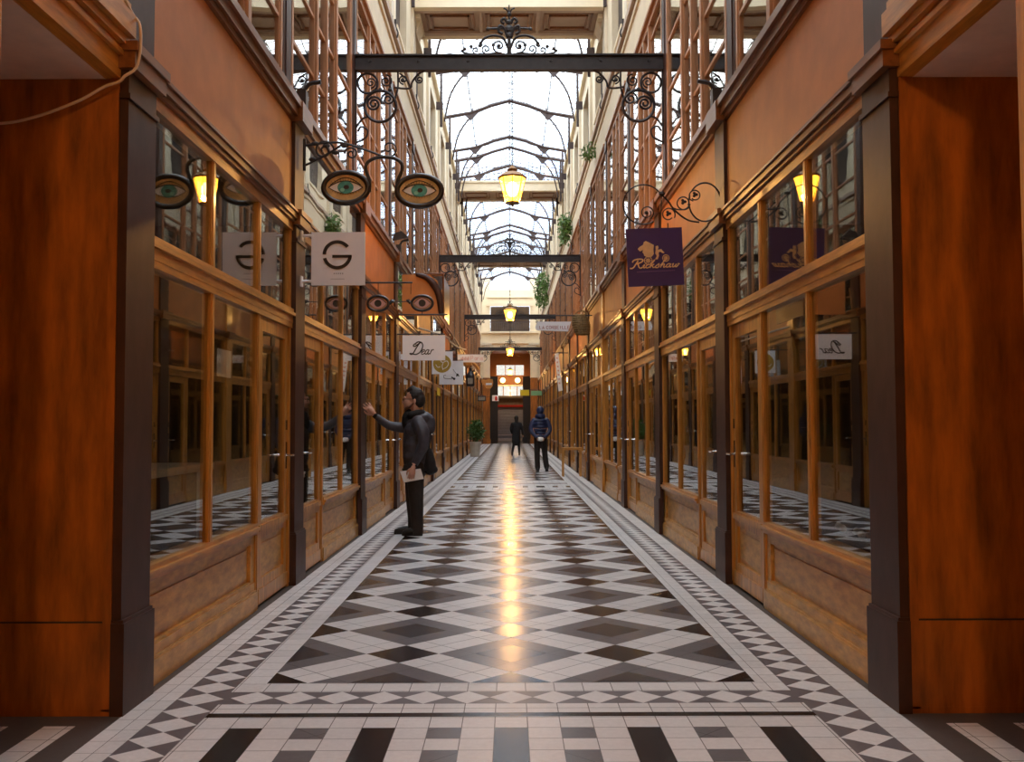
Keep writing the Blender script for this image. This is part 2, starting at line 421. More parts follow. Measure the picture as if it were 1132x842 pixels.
# ------------------------------------------------------------------ iron pilasters of the two lower storeys
for s, nm in ((-1, 'left'), (1, 'right')):
    proto = {}
    for k in range(NB+1):
        wood = (k == 4)
        lab = (f'orange wooden pilaster between shop windows, the only bright one on the {nm}' if wood else
               f'purplish brown iron pilaster with stepped plinth, {NUM[k]} from the camera on the {nm} side')
        grp = f'tall pilasters along the {nm} side'
        if wood in proto:
            o = dup(proto[wood], (s*1.9, DP[k]+PW/2, 0), lab); continue
        y0, y1 = DP[k], DP[k]+PW
        t = thing('iron_pilaster' if not wood else 'wooden_pilaster', lab, 'pilaster', (s*1.9, (y0+y1)/2, 0), grp); proto[wood] = t
        mt = M['wood'] if wood else M['iron']
        b = lambda *a: MB().box(*a)
        q = MB().box(s*1.795, s*1.858, y0-.015, y1+.015, 0, .425); q.box(s*1.803, s*1.858, y0-.008, y1+.008, .425, .44); q.build('plinth', mt, t)
        MB().box(s*1.815, s*1.858, y0, y1, .44, 3.04).build('shaft', mt, t)
        q = MB().box(s*1.803, s*1.856, y0-.012, y1+.012, 2.90, 2.925); q.build('collar', mt, t)
        q = MB().box(s*1.775, s*1.86, y0-.03, y1+.03, 3.04, 3.16); q.box(s*1.76, s*1.86, y0-.045, y1+.045, 3.12, 3.165); q.build('ledge_cap', M['ledge'], t)
        MB().box(s*1.83, s*1.95, y0, y1, 3.165, 3.93).build('upper_panel', mt, t)
        q = MB().box(s*1.76, s*2.0, y0-.03, y1+.03, 3.93, 4.10); q.build('cornice_block', M['ledge'], t)
        q = MB().box(s*1.945, s*2.06, y0+.03, y1-.03, 4.10, 6.9); q.box(s*1.935, s*2.06, y0+.10, y1-.10, 4.1, 6.9)
        q.box(s*1.915, s*2.06, y0+.0, y1-.0, 6.78, 6.95); q.build('upper_shaft', M['iron'] if not wood else M['iron'], t)

# ------------------------------------------------------------------ shopfronts
PRO = {}
def shopfront(s, k):
    "one bay: two fixed lights and a door; the door is far in odd bays and near in even ones"
    nm = 'left' if s < 0 else 'right'
    near = (k % 2 == 1)
    org = (s*1.87, DP[k]+PW, 0)
    ln = PITCHB-PW
    where = (f'{NUM[k]} shopfront from the camera on the {nm} side')
    lab = f'wooden glazed {where}, door at its {"near" if near else "far"} end'
    grp = f'shopfronts along the {nm} side'
    if (s, near) in PRO: return dup(PRO[(s, near)], org, lab)
    t = thing('shopfront', lab, 'shopfront', org, grp); PRO[(s, near)] = t
    def U(u): return org[1]+(ln-u if near else u)
    def bx(mb, p0, p1, u0, u1, z0, z1, m=0): mb.box(s*p0, s*p1, U(u0), U(u1), z0, z1, m)   # p: distance from the corridor axis
    # fixed base 0..2.15
    b = MB()
    bx(b, 1.842, 2.0, 0, 2.15, 0, .13); bx(b, 1.850, 2.0, 0, 2.15, .13, .145); bx(b, 1.860, 2.0, 0, 2.15, .145, .20); bx(b, 1.870, 2.0, 0, 2.15, .2, .215)
    bx(b, 1.868, 2.0, 0, .08, .2, .55); bx(b, 1.868, 2.0, 2.05, 2.15, .2, .55); bx(b, 1.868, 2.0, .08, 2.05, .48, .55)
    b.build('base', M['panelwood'], t)
    b = MB(); bx(b, 1.893, 1.99, .08, 2.05, .215, .48); bx(b, 1.885, 1.9, .12, 2.01, .25, .45); b.build('base_panel', M['panelwood'], t)
    b = MB(); bx(b, 1.835, 2.0, 0, 2.15, .55, .575); bx(b, 1.822, 2.0, 0, 2.15, .575, .60); bx(b, 1.845, 2.0, 0, 2.15, .6, .625); b.build('window_sill', M['woodh'], t)
    # frame
    b = MB()
    for u0, u1 in ((0, .05), (1.045, 1.125), (2.14, 2.22), (3.14, 3.2)):
        bx(b, 1.856, 1.91, u0, u1, .6 if u0 < 2 else 0, 3.0)
        bx(b, 1.850, 1.86, u0+.02, u1-.02, .6 if u0 < 2 else .03, 3.0)
    b.build('frame', M['wood'], t)
    b = MB(); bx(b, 1.842, 1.93, 0, 3.2, 2.16, 2.2); bx(b, 1.838, 1.93, 0, 3.2, 2.2, 2.26); bx(b, 1.815, 1.93, 0, 3.2, 2.26, 2.285); bx(b, 1.83, 1.93, 0, 3.2, 2.285, 2.32); b.build('transom_rail', M['woodh'], t)
    b = MB(); bx(b, 1.842, 1.95, 0, 3.2, 2.99, 3.06); b.build('header', M['woodh'], t)
    b = MB(); bx(b, 1.82, 1.95, 0, 3.2, 3.06, 3.085); bx(b, 1.80, 1.95, 0, 3.2, 3.085, 3.13); bx(b, 1.785, 1.95, 0, 3.2, 3.13, 3.15); b.build('ledge', M['ledge'], t)
    b = MB(); bx(b, 1.86, 1.93, 0, 3.2, 3.15, 3.93); b.build('fascia', M['fascia'], t)
    b = MB(); bx(b, 1.83, 1.95, 0, 3.2, 3.93, 3.97); bx(b, 1.80, 1.95, 0, 3.2, 3.97, 4.04); bx(b, 1.77, 1.97, 0, 3.2, 4.04, 4.10); b.build('cornice', M['ledge'], t)
    for u0, u1 in ((.05, 1.045), (1.125, 2.14)):
        b = MB(); bx(b, 1.874, 1.88, u0, u1, .62, 2.17); b.build('lower_pane', M['glass'], t)
    for u0, u1 in ((.05, 1.045), (1.125, 2.14), (2.22, 3.14)):
        b = MB(); bx(b, 1.874, 1.88, u0, u1, 2.32, 3.0); b.build('upper_pane', M['glass'], t)
    # door leaf
    d = MB(); u0, u1 = 2.235, 3.125
    bx(d, 1.865, 1.92, u0, u0+.09, .02, 2.155); bx(d, 1.865, 1.92, u1-.09, u1, .02, 2.155)
    bx(d, 1.865, 1.92, u0+.09, u1-.09, 2.05, 2.155); bx(d, 1.865, 1.92, u0+.09, u1-.09, .50, .62); bx(d, 1.865, 1.92, u0+.09, u1-.09, .02, .2)
    bx(d, 1.855, 1.9, u0, u1, .02, .13); bx(d, 1.85, 1.9, u0, u1, .555, .60)
    dr = d.build('door', M['wood'], t)
    d = MB(); bx(d, 1.885, 1.915, u0+.09, u1-.09, .2, .5); bx(d, 1.878, 1.9, u0+.14, u1-.14, .25, .45); d.build('kick_panel', M['panelwood'], dr)
    d = MB(); bx(d, 1.884, 1.89, u0+.09, u1-.09, .62, 2.05); d.build('door_pane', M['glass'], dr)
    d = MB(); yh = U(3.08); inn = U(2.96)
    d.box(s*1.858, s*1.866, yh-.02, yh+.02, .98, 1.2)
    d.tube([(s*1.862, yh, 1.09), (s*1.80, yh, 1.09)], .009); d.tube([(s*1.80, yh, 1.09), (s*1.80, inn, 1.09)], .010)
    d.build('door_handle', M['chrome'], dr, smooth=False)
    d = MB(); d.box(s*1.856, s*1.866, yh-.018, yh+.018, 1.30, 1.38); d.build('lock', M['chrome'], dr)
    return t
for s in (-1, 1):
    for k in range(NB):
        o = shopfront(s, k)
        if s < 0 and k == 1:                                            # the second left shop has a glazed fascia
            for ch in o.children:
                if ch.name.startswith('fascia'): ch.data = ch.data.copy(); ch.data.materials[0] = M['glass_fascia']; ch['label'] = 'reflective glazed fascia'

# ------------------------------------------------------------------ upper windows
PROU = {}
def upper_window(s, k):
    nm = 'left' if s < 0 else 'right'; org = (s*1.97, DP[k]+PW, 4.1); ln = PITCHB-PW
    lab = f'tall wood framed upper window above the {NUM[k]} shopfront on the {nm} side'
    if s in PROU: return dup(PROU[s], org, lab)
    t = thing('upper_window', lab, 'window', org, f'upper windows on the {nm} side'); PROU[s] = t
    def bx(mb, p0, p1, u0, u1, z0, z1, m=0): mb.box(s*p0, s*p1, org[1]+u0, org[1]+u1, z0, z1, m)
    b = MB(); bx(b, 1.94, 2.0, 0, 3.2, 4.1, 4.2); bx(b, 1.94, 2.0, 0, 3.2, 6.85, 6.95)
    for u in (0, 3.14): bx(b, 1.945, 2.0, u, u+.06, 4.2, 6.85)
    for u in (1.02, 2.09): bx(b, 1.93, 2.0, u, u+.085, 4.2, 6.85)
    b.build('frame', M['upwood'], t)
    b = MB(); bx(b, 1.90, 2.0, 0, 3.2, 6.95, 7.0); b.build('head_moulding', M['upwood'], t)
    # three casements with glazing bars
    for i, (u0, u1) in enumerate(((.06, 1.02), (1.105, 2.09), (2.175, 3.14))):
        c = MB()
        bx(c, 1.955, 1.99, u0, u0+.035, 4.2, 6.85); bx(c, 1.955, 1.99, u1-.035, u1, 4.2, 6.85)
        for z in (4.20, 4.80, 5.40, 6.02, 6.62): bx(c, 1.955, 1.99, u0, u1, z, z+.035)
        if i == 1: bx(c, 1.935, 1.99, (u0+u1)/2-.035, (u0+u1)/2+.035, 4.2, 6.85)
        co = c.build('casement', M['upwood'], t)
        c = MB(); bx(c, 1.972, 1.978, u0+.02, u1-.02, 4.22, 6.84); c.build('glass_pane', M['glass_up'], co)
    return t
for s in (-1, 1):
    for k in range(NB): upper_window(s, k)

# ------------------------------------------------------------------ entrance recesses near the camera
for s, nm in ((-1, 'left'), (1, 'right')):
    w = MB()
    w.box(s*1.86, s*2.9, 4.48, 4.56, 0, 3.35)                       # panel facing the entrance
    w.box(s*1.86, s*1.90, 4.465, 4.48, .02, 3.0)                      # edge bead
    w.box(s*1.90, s*2.9, 4.466, 4.48, 0.0, .425); w.box(s*1.90, s*2.9, 4.470, 4.48, .425, .432, 1)
    w.box(s*1.86, s*2.9, 4.465, 4.48, 0, .03)
    xs = 2.47 if s > 0 else 3.0
    w.box(s*xs, s*(xs+.08), 3.2, 4.48, 0, 3.0)
    struct(w.build('wall_entrance_'+nm, [M['portalwood'], M['dark']]))
    w = MB(); w.box(s*1.93, s*3.3, -9, 4.48, 3.0, 3.2)
    struct(w.build('ceiling_recess_'+nm, [M['soffit']]))
    w = MB()
    w.box(s*1.855, s*1.93, -9, 4.47, 2.998, 3.10); w.box(s*1.83, s*1.93, -9, 4.47, 3.10, 3.125)
    w.box(s*1.845, s*1.93, -9, 4.47, 3.125, 3.15); w.box(s*1.815, s*1.93, -9, 4.47, 3.15, 3.19); w.box(s*1.785, s*1.93, -9, 4.47, 3.19, 3.30); w.box(s*1.81, s*1.95, -9, 4.47, 3.30, 3.36)
    struct(w.build('trim_lintel_'+nm, [M['woodh']]))
    w = MB(); w.box(s*1.90, s*2.1, -9, 4.47, 3.36, 7.0); w.box(s*1.885, s*1.9, -9, 4.47, 3.36, 3.42)
    for i in range(6): w.box(s*1.87, s*1.90, 4.34-i*1.3, 4.46-i*1.3, 3.36, 7.0)
    struct(w.build('wall_near_'+nm, [M['fascia_pale'] if 'fascia_pale' in M else M['cream_edge']]))
    w = MB(); w.box(s*1.86, s*3.3, -9, 3.42, 0, 3.0)
    struct(w.build('wall_post_'+nm, [M['wood']]))
w = MB(); w.box(-3.3, 3.3, -9.2, -9, 0, 10.3); struct(w.build('wall_back', [M['dark']]))
for s, nm in ((-1, 'left'), (1, 'right')):
    w = MB(); w.box(s*1.97, s*2.3, -9, 4.47, 7.0, 10.3); struct(w.build('wall_high_'+nm, [M['cream']]))
w = MB(); w.box(-2.3, 2.3, -9, 3.0, 10.3, 10.5); struct(w.build('ceiling', [M['soffit']]))

# cable
q = MB()
pts = [at(*p) for p in ((-6, 137, 4.42), (20, 134, 4.42), (55, 124, 4.42), (90, 110, 4.42), (115, 96, 4.42), (132, 90, 4.42), (138, 84, 4.42))]
pts = [(x, 4.42, z) for x, z in pts] + [(-1.77, 4.44, 3.04), (-1.755, 4.45, 3.14), (-1.76, 4.45, 3.25), (-1.80, 4.46, 3.31), (-1.80, 4.2, 3.37), (-1.84, 3.9, 3.375)]
q.tube(pts, .007, 6, sub=4)
tag(q.build('electric_cable', [M['cable']], org=(-1.8, 4.42, 3.2), smooth=True), 'pale cable sagging across the dark left entrance panel and over the ledge', 'cable')

# ------------------------------------------------------------------ bridges
for i, (ya, yb) in enumerate(((18.6, 20.2), (33.6, 35.3), (48.6, 50.4))):
    lab = f'cream coffered bridge between the walls under the glass roof, {["nearest","middle","farthest"][i]} of the three'
    t = thing('overhead_bridge', lab, 'bridge', (0, ya, 9.64), 'cream bridges under the glass roof')
    q = MB(); q.box(-1.9, 1.9, ya, ya+.18, 9.64, 10.0); q.box(-1.9, 1.9, yb-.18, yb, 9.64, 10.0); q.box(-1.9, 1.9, ya-.05, ya, 9.93, 10.0)
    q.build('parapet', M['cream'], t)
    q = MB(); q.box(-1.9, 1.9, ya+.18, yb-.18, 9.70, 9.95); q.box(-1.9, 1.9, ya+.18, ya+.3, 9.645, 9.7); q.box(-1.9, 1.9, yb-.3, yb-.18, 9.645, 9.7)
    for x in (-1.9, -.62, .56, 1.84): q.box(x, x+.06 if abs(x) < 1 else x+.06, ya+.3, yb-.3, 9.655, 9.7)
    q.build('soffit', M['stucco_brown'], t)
    for cxx in (-1.22, 0, 1.22):
        q = MB()
        for e, z in ((.50, .012), (.40, .03)):
            x0, x1, y0_, y1_ = cxx-e, cxx+e, ya+.85-.42*e/.5, yb-.85+.42*e/.5
            ya2, yb2 = ya+.38+(.5-e), yb-.38-(.5-e)
            for bxx in ((x0, x0+.035, ya2, yb2), (x1-.035, x1, ya2, yb2), (x0, x1, ya2, ya2+.035), (x0, x1, yb2-.035, yb2)):
                q.box(*bxx, 9.70-z-.02, 9.70)
        q.build('coffer', M['ledge'], t)
    for s in (-1, 1):
        q = MB(); q.box(s*1.9, s*1.80, ya+.3, yb-.3, 9.55, 9.64) ; q.prism([(s*1.9, 9.35), (s*1.9, 9.55), (s*1.81, 9.55)], 'y', ya+.5, yb-.5); q.build('corbel', M['cream_edge'], t)

# ------------------------------------------------------------------ glass roof
rt = thing('glass_roof_frame', 'dark iron trusses of the long glass roof over the arcade', 'roof', (0, 30, 10.3))
ZE, ZG, ZP, XGu = 10.42, 10.56, 10.92, 1.13
yy = sorted([3.0+3.55*i for i in range(17)]+[32.6, 46.8])
for y in yy:
    q = MB()
    q.tube([(-1.98, y, ZE), (-XGu, y, ZG), (-.55, y, ZG+.21), (0, y, ZP), (.55, y, ZG+.21), (XGu, y, ZG), (1.98, y, ZE)], .05, 6)
    for s in (-1, 1):
        q.prism([(s*(XGu+.24), ZG-.03), (s*(XGu-.28), ZG+.09), (s*(XGu+.02), ZG-.24)], 'y', y-.02, y+.02)
        arc = [(s*(XGu+.02), y, ZG-.14), (s*1.34, y, ZG-.36), (s*1.52, y, ZG-.68), (s*1.62, y, ZG-1.05), (s*1.68, y, ZG-1.4)]
        q.tube(arc, .026, 6, sub=4)
        q.box(s*1.72, s*1.9, y-.02, y+.02, ZE-.95, ZE-.75); q.box(s*1.74, s*1.80, y-.03, y+.03, ZE-1.4, ZE+.02)
        q.tube([(s*XGu, y, ZG), (s*XGu*.96, y, ZG+.12)], .02, 6)
    q.tube([(-.04, y, ZP), (0, y, ZP-.12), (.04, y, ZP)], .025, 6)
    q.build('truss', M['iron_brown'], rt)
for x, z in ((-1.95, ZE+.04), (-XGu, ZG+.07), (0, ZP+.04), (XGu, ZG+.07), (1.95, ZE+.04)):
    q = MB(); q.box(x-.012, x+.012, 3, 62, z-.01, z+.02); q.build('purlin', M['iron_brown'], rt)
q = MB()
y = 3.4
while y < 61.8:
    for s in (-1, 1):
        q.tube([(0, y, ZP+.06), (s*XGu, y, ZG+.10), (s*2.0, y, ZE+.07)], .009, 4)
    y += .444
q = q.build('glazing_bars', M['iron_brown'], rt)
q = MB()
for y0_, y1_ in ((35, 33.48), (50, 48.48)):
    for i in range(27):
        x = -1.8+i*.138
        zz = ZP-(ZP-ZG)*min(1, abs(x)/XGu)-(ZG-ZE)*max(0, abs(x)-XGu)/.85
        q.tube([(x, y1_+.2, 9.98), (x, y1_+.2, zz)], .008, 4)
    for z in (10.06, 10.28, 10.5): q.tube([(-1.85, y1_+.2, z), (1.85, y1_+.2, z)], .010, 4)
q.build('lattice', M['iron_brown'], rt)
for s in (-1, 1):
    q = MB()
    q.add([(0, 3, ZP+.09), (0, 62, ZP+.09), (s*XGu, 62, ZG+.13), (s*XGu, 3, ZG+.13), (s*2.05, 3, ZE+.10), (s*2.05, 62, ZE+.10),
           (0, 3, ZP+.10), (0, 62, ZP+.10), (s*XGu, 62, ZG+.14), (s*XGu, 3, ZG+.14), (s*2.05, 3, ZE+.11), (s*2.05, 62, ZE+.11)],
          [(0, 1, 2, 3), (3, 2, 5, 4), (6, 9, 8, 7), (9, 10, 11, 8), (0, 6, 7, 1), (4, 5, 11, 10)])
    q.build('roof_glazing', M['roofglass'], rt)

# ------------------------------------------------------------------ iron tie beams with scrollwork
def spiral(cx, cz, r, turns, a0, dirn=1, n=26, rmin=.18):
    out = []
    for i in range(n+1):
        t = i/n; a = a0+dirn*2*pi*turns*t; rr = r*(1-(1-rmin)*t)
        out.append((cx+rr*cos(a), cz+rr*sin(a)))
    return out
def tube2(q, pts, y, r, n=6, sub=0): q.tube([(x, y, z) for x, z in pts], r, n, sub=sub)
def tie_beam(y, z0, hw, label):
    t = thing('iron_tie_beam', label, 'beam', (0, y, z0), 'iron tie beams across the arcade')
    q = MB(); q.box(-hw, hw, y-.02, y+.02, z0, z0+.18); q.box(-hw, hw, y-.05, y+.05, z0-.01, z0+.01); q.box(-hw, hw, y-.05, y+.05, z0+.17, z0+.19)
    for x in (-1.75, -1.15, -.52, .52, 1.15, 1.75): q.tube([(x, y-.035, z0+.12), (x, y-.02, z0+.12)], .022, 8)
    q.build('girder', M['iron_dark'], t)
    zt = z0+.19
    q = MB()
    for s in (-1, 1):
        S = lambda pts: [(s*a, b+zt) for a, b in pts]
        tube2(q, S(spiral(.13, .115, .085, 1.3, -pi/2, 1)), y, .011)
        tube2(q, S(spiral(.29, .075, .06, 1.3, -pi/2, 1)), y, .010)
        tube2(q, S(spiral(.42, .06, .045, 1.2, -pi/2, 1)), y, .010)
        tube2(q, S([(.06, .0), (.12, .03), (.22, .02), (.32, .012), (.45, .012), (.56, .03), (.60, .055), (.57, .07)]), y, .011, sub=4)
        tube2(q, S([(.02, .10), (.08, .22), (.2, .25), (.3, .22), (.36, .15), (.34, .12)]), y, .016, sub=4)
        tube2(q, S([(.02, .22), (.06, .34), (.12, .37), (.13, .30), (.08, .27)]), y, .020, sub=4)
        tube2(q, S([(.0, .32), (.10, .34), (.20, .34), (.27, .335)]), y, .014, sub=3)
        tube2(q, S([(.02, .40), (.06, .47), (.10, .43), (.06, .40)]), y, .018, sub=3)
        tube2(q, S([(.0, .52), (.03, .58), (.07, .60)]), y, .010, sub=3)
        for a, b in ((.20, .13), (.37, .12), (.48, .11), (.27, .335), (.36, .15), (.56, .08), (.13, .12)):
            q.ell((s*a, y, zt+b), (.024, .014, .024), 8)
    q.tube([(0, y, zt), (0, y, zt+.64)], [.028, .008], 8)
    for b, r in ((.1, .035), (.25, .05), (.33, .06), (.42, .035), (.52, .03)): q.ell((0, y, zt+b), (r, .03, r), 10)
    q.build('cresting', M['iron_dark'], t)
    for s in (-1, 1):
        q = MB()
        S = lambda pts: [(s*a, b+z0) for a, b in pts]
        tube2(q, S(spiral(1.62, -.46, .20, 1.0, -2.2, 1, rmin=.99)), y, .020)
        tube2(q, S(spiral(1.70, -.43, .10, 2.1, pi, -1)), y, .015)
        tube2(q, S(spiral(1.52, -.37, .085, 1.8, 0, 1)), y, .012)
        tube2(q, S(spiral(1.78, -.17, .13, 1.0, 0, 1, rmin=.95)), y, .016)
        tube2(q, S(spiral(1.74, -.16, .07, 1.6, -pi/2, -1)), y, .010)
        tube2(q, S(spiral(1.55, -.14, .08, 1.6, pi/2, 1)), y, .010)
        tube2(q, S([(1.92, -.72), (1.84, -.62), (1.76, -.60), (1.66, -.66), (1.55, -.65)]), y, .013, sub=4)
        tube2(q, S([(1.44, -.38), (1.40, -.22), (1.40, -.02)]), y, .013, sub=4)
        tube2(q, S([(1.44, -.22), (1.33, -.235), (1.24, -.225), (1.22, -.15), (1.14, -.05), (1.06, -.01)]), y, .013, sub=4)
        tube2(q, S(spiral(1.33, -.12, .06, 1.5, -pi/2, 1)), y, .010)
        tube2(q, S(spiral(1.13, -.12, .055, 1.7, pi/2, -1)), y, .011)
        tube2(q, S([(1.24, -.225), (1.29, -.12), (1.38, -.04)]), y, .010, sub=4)
        for a, b in ((1.34, -.13), (1.62, -.25), (1.70, -.27), (1.50, -.25)): q.ell((s*a, y, z0+b), (.028, .015, .028), 8)
        q.tube([(s*1.93, y, z0-.95), (s*1.93, y, z0)], .016, 6)
        tube2(q, S([(1.92, -.92), (1.80, -.86), (1.78, -.76), (1.86, -.72), (1.90, -.78)]), y, .012, sub=4)
        q.build('scroll_bracket', M['iron_dark'], t)
    return t
ZB = 5.785
BY = [11.76, 26.0, 40.4, 57.9]
tb = tie_beam(BY[0], ZB, 1.97, 'black iron girder with floral cresting and scroll brackets, nearest across the arcade')
for i in range(1, 4):
    dup(tb, (0, BY[i], ZB), f'black iron girder with cresting across the arcade, {["","second","third","farthest"][i]} from the camera')

# ------------------------------------------------------------------ lanterns
def lantern(x, y, z, ztop, label):
    t = thing('hanging_lantern', label, 'lantern', (x, y, z), 'glowing lanterns hanging along the arcade')
    q = MB(); n = int((ztop-z-.28)/.05)
    for i in range(n):
        zz = z+.28+i*.05
        rr = .012
        ring = [(x+(rr*cos(a) if i % 2 else 0), y+(0 if i % 2 else rr*cos(a)), zz+.03*sin(a)+.02) for a in [2*pi*k/8 for k in range(8)]]
        q.tube(ring, .004, 4, closed=True)
    q.tube([(x, y, z+.26), (x, y, ztop)], .003, 4)
    q.build('chain', M['iron_dark'], t)
    q = MB(); q.lathe([(.175, z+.13), (.185, z+.15), (.12, z+.20), (.06, z+.22), (.065, z+.25), (.02, z+.29), (.005, z+.31)], x, y, 8); q.build('cap', M['brass'], t)
    q = MB(); q.lathe([(.085, z-.17), (.165, z+.13)], x, y, 8); q.build('glass_body', M['lamp_glass'], t)
    q = MB()
    for k in range(8):
        a = 2*pi*k/8; q.tube([(x+.087*cos(a), y+.087*sin(a), z-.17), (x+.167*cos(a), y+.167*sin(a), z+.135)], .005, 4)
    q.lathe([(.09, z-.18), (.09, z-.165)], x, y, 8); q.lathe([(.005, z-.22), (.025, z-.19), (.05, z-.165)], x, y, 8)
    q.build('frame', M['brass'], t)
    q = MB(); q.ell((x, y, z), (.075, .075, .10), 10); q.build('bulb', M['bulb'], t, smooth=True)
    return t
LAMP_W = 145
LN = [(.035, BY[0], 4.27, ZB), (.0, BY[1], 4.32, ZB), (0, BY[2], 4.38, ZB), (0, BY[3], 4.45, ZB), (0, -2.5, 4.3, 10.3)]
lt = None
for i, (x, y, z, zt) in enumerate(LN):
    nmL = ['nearest lantern ahead, glowing orange, hanging on a chain from the first girder', 'glowing lantern hanging from the second girder',
           'glowing lantern hanging in front of the end arch, third along', 'farthest glowing lantern in the end arch', 'lantern hanging behind the viewer'][i]
    lantern(x, y, z, zt, nmL)
    ld = bpy.data.lights.new('lantern_light', 'POINT'); ld.energy = LAMP_W*(1.7 if y < 0 else 1); ld.color = (1, .48, .13); ld.shadow_soft_size = .2 if y < 0 else .06
    lo = bpy.data.objects.new('lantern_light', ld); C.objects.link(lo); lo.location = (x, y, z-.1)

# ------------------------------------------------------------------ end facade and passage beyond
w = MB(); YF = 62.0
w.box(-2.6, -1.33, YF+.03, YF+.5, 0, 4.35); w.box(1.33, 2.6, YF+.03, YF+.5, 0, 4.35)
w.box(-2.6, -1.86, YF, YF+.6, 0, 10.9); w.box(1.86, 2.6, YF, YF+.6, 0, 10.9)
n = 14; arc = []
for k in range(n+1):
    a = pi*k/n; arc.append((-1.32*cos(a), 5.75+.60*sin(a)))
w.prism([(-1.9, 4.3), (-1.32, 4.3)] + arc[0:] + [(1.32, 4.3), (1.9, 4.3), (1.9, 7.3), (-1.9, 7.3)], 'y', YF+.02, YF+.5)
w.box(-1.9, 1.9, YF-.12, YF+.1, 6.55, 6.68); w.box(-1.9, 1.9, YF-.2, YF+.1, 7.22, 7.34)
w.box(-1.9, -1.3, YF, YF+.5, 7.3, 10.9); w.box(1.3, 1.9, YF, YF+.5, 7.3, 10.9)
w.box(-1.3, 1.3, YF, YF+.5, 9.05, 10.1); w.box(-1.5, 1.5, YF-.12, YF, 9.0, 9.2); w.box(-1.5, 1.5, YF-.1, YF, 9.55, 9.65)
w.box(-1.3, 1.3, YF+1.0, YF+1.2, 7.3, 9.1, 1)
struct(w.build('wall_end', [M['cream'], M['interior']]))
for s, nm in ((-1, 'left'), (1, 'right')):
    t = thing('engaged_column', f'cream column with leafy capital over an orange wooden pier, {nm} of the end arch', 'column', (s*1.55, YF-.2, 0), 'columns of the end arch')
    q = MB(); q.box(s*1.32, s*1.78, YF-.25, YF, 0, 4.3); q.box(s*1.28, s*1.82, YF-.3, YF, 0, .3); q.build('pier', M['portalwood'], t)
    q = MB(); q.box(s*1.36, s*1.78, YF-.2, YF+.02, 4.3, 6.0); q.box(s*1.3, s*1.82, YF-.26, YF+.02, 4.3, 4.42); q.build('shaft', M['cream'], t)
    q = MB(); q.box(s*1.2, s*1.86, YF-.3, YF+.02, 6.42, 6.56)
    for i in range(4):
        for j in range(3):
            q.ell((s*(1.40+i*.11-(.05*j)), YF-.24, 6.0+.15*j), (.07, .06, .09), 6)
    q.tube([(s*1.3, YF-.2, 6.1), (s*1.22, YF-.2, 6.3), (s*1.08, YF-.2, 6.38)], .05, 6, sub=3)
    q.build('capital', M['cream_edge'], t)
t = thing('balustrade', 'iron balustrade of the balcony above the end arch', 'balustrade', (0, YF-.1, 7.34))
q = MB(); q.box(-1.3, 1.3, YF-.12, YF-.06, 7.92, 7.98); q.box(-1.3, 1.3, YF-.11, YF-.07, 7.38, 7.42); q.build('rail', M['iron_brown'], t)
q = MB()
for i in range(19):
    x = -1.26+i*.14; q.lathe([(.012, 7.4), (.03, 7.5), (.012, 7.62), (.02, 7.75), (.012, 7.92)], x, YF-.09, 6)
q.build('balusters', M['iron_brown'], t)
# vestibule behind the arch
w = MB()
w.box(-1.75, -1.55, YF+.6, 74, 0, 7.2); w.box(1.55, 1.75, YF+.6, 74, 0, 7.2)
struct(w.build('wall_vestibule', [M['ledge']]))
w = MB(); w.box(-1.75, 1.75, YF+.6, 74, 6.6, 6.8); struct(w.build('ceiling_vestibule', [M['ledge']]))
w = MB()
w.box(-1.55, -.86, 66, 66.3, 0, 4.6); w.box(.88, 1.55, 66, 66.3, 0, 4.6)
struct(w.build('wall_inner_jambs', [M['iron_dark']]))
YV = 72.0
w = MB()
w.box(-1.6, -1.06, YV, YV+.2, 0, 6.6); w.box(1.06, 1.6, YV, YV+.2, 0, 6.6)
w.box(-1.06, 1.06, YV, YV+.2, 2.72, 3.25, 1); w.box(-1.2, 1.2, YV-.15, YV+.2, 3.25, 3.42, 1)
w.box(-1.06, 1.06, YV, YV+.2, 4.2, 4.98, 0); w.box(-1.06, 1.06, YV-.1, YV+.2, 4.14, 4.24, 2)
w.box(-1.06, 1.06, YV, YV+.2, 5.75, 6.6, 0)
struct(w.build('wall_street_end', [M['ledge'], M['stone'], M['cream_edge']]))
t = thing('roller_shutter', 'grey roller shutter with a red strip closing the far doorway', 'shutter', (0, YV+.05, 0))
q = MB()
for i in range(24): q.prism([(YV+.05, .22+i*.1), (YV+.02, .27+i*.1), (YV+.05, .32+i*.1), (YV+.12, .32+i*.1), (YV+.12, .22+i*.1)], 'x', -1.05, 1.05)
q.build('slats', M['shutter'], t)
q = MB(); q.box(-1.06, 1.06, YV-.04, YV+.05, 2.56, 2.72); q.build('red_strip', M['red'], t)
q = MB(); q.box(-1.06, 1.06, YV-.02, YV+.12, 0, .22); q.box(-1.06, 1.06, YV-.05, YV, .42, .5, 0); q.build('bottom_bar', M['white'], t)
for nmw, z0, z1, nmn in (('window_1', 3.42, 4.14, 4), ('window_2', 4.98, 5.75, 3)):
    q = MB(); q.box(-1.06, 1.06, YV+.1, YV+.11, z0, z1, 1)
    for i in range(nmn+1): x = -1.06+2.12*i/nmn; q.box(x-.03, x+.03, YV+.05, YV+.14, z0, z1, 0)
    struct(q.build(nmw, [M['wood'], M['roofglass']]))
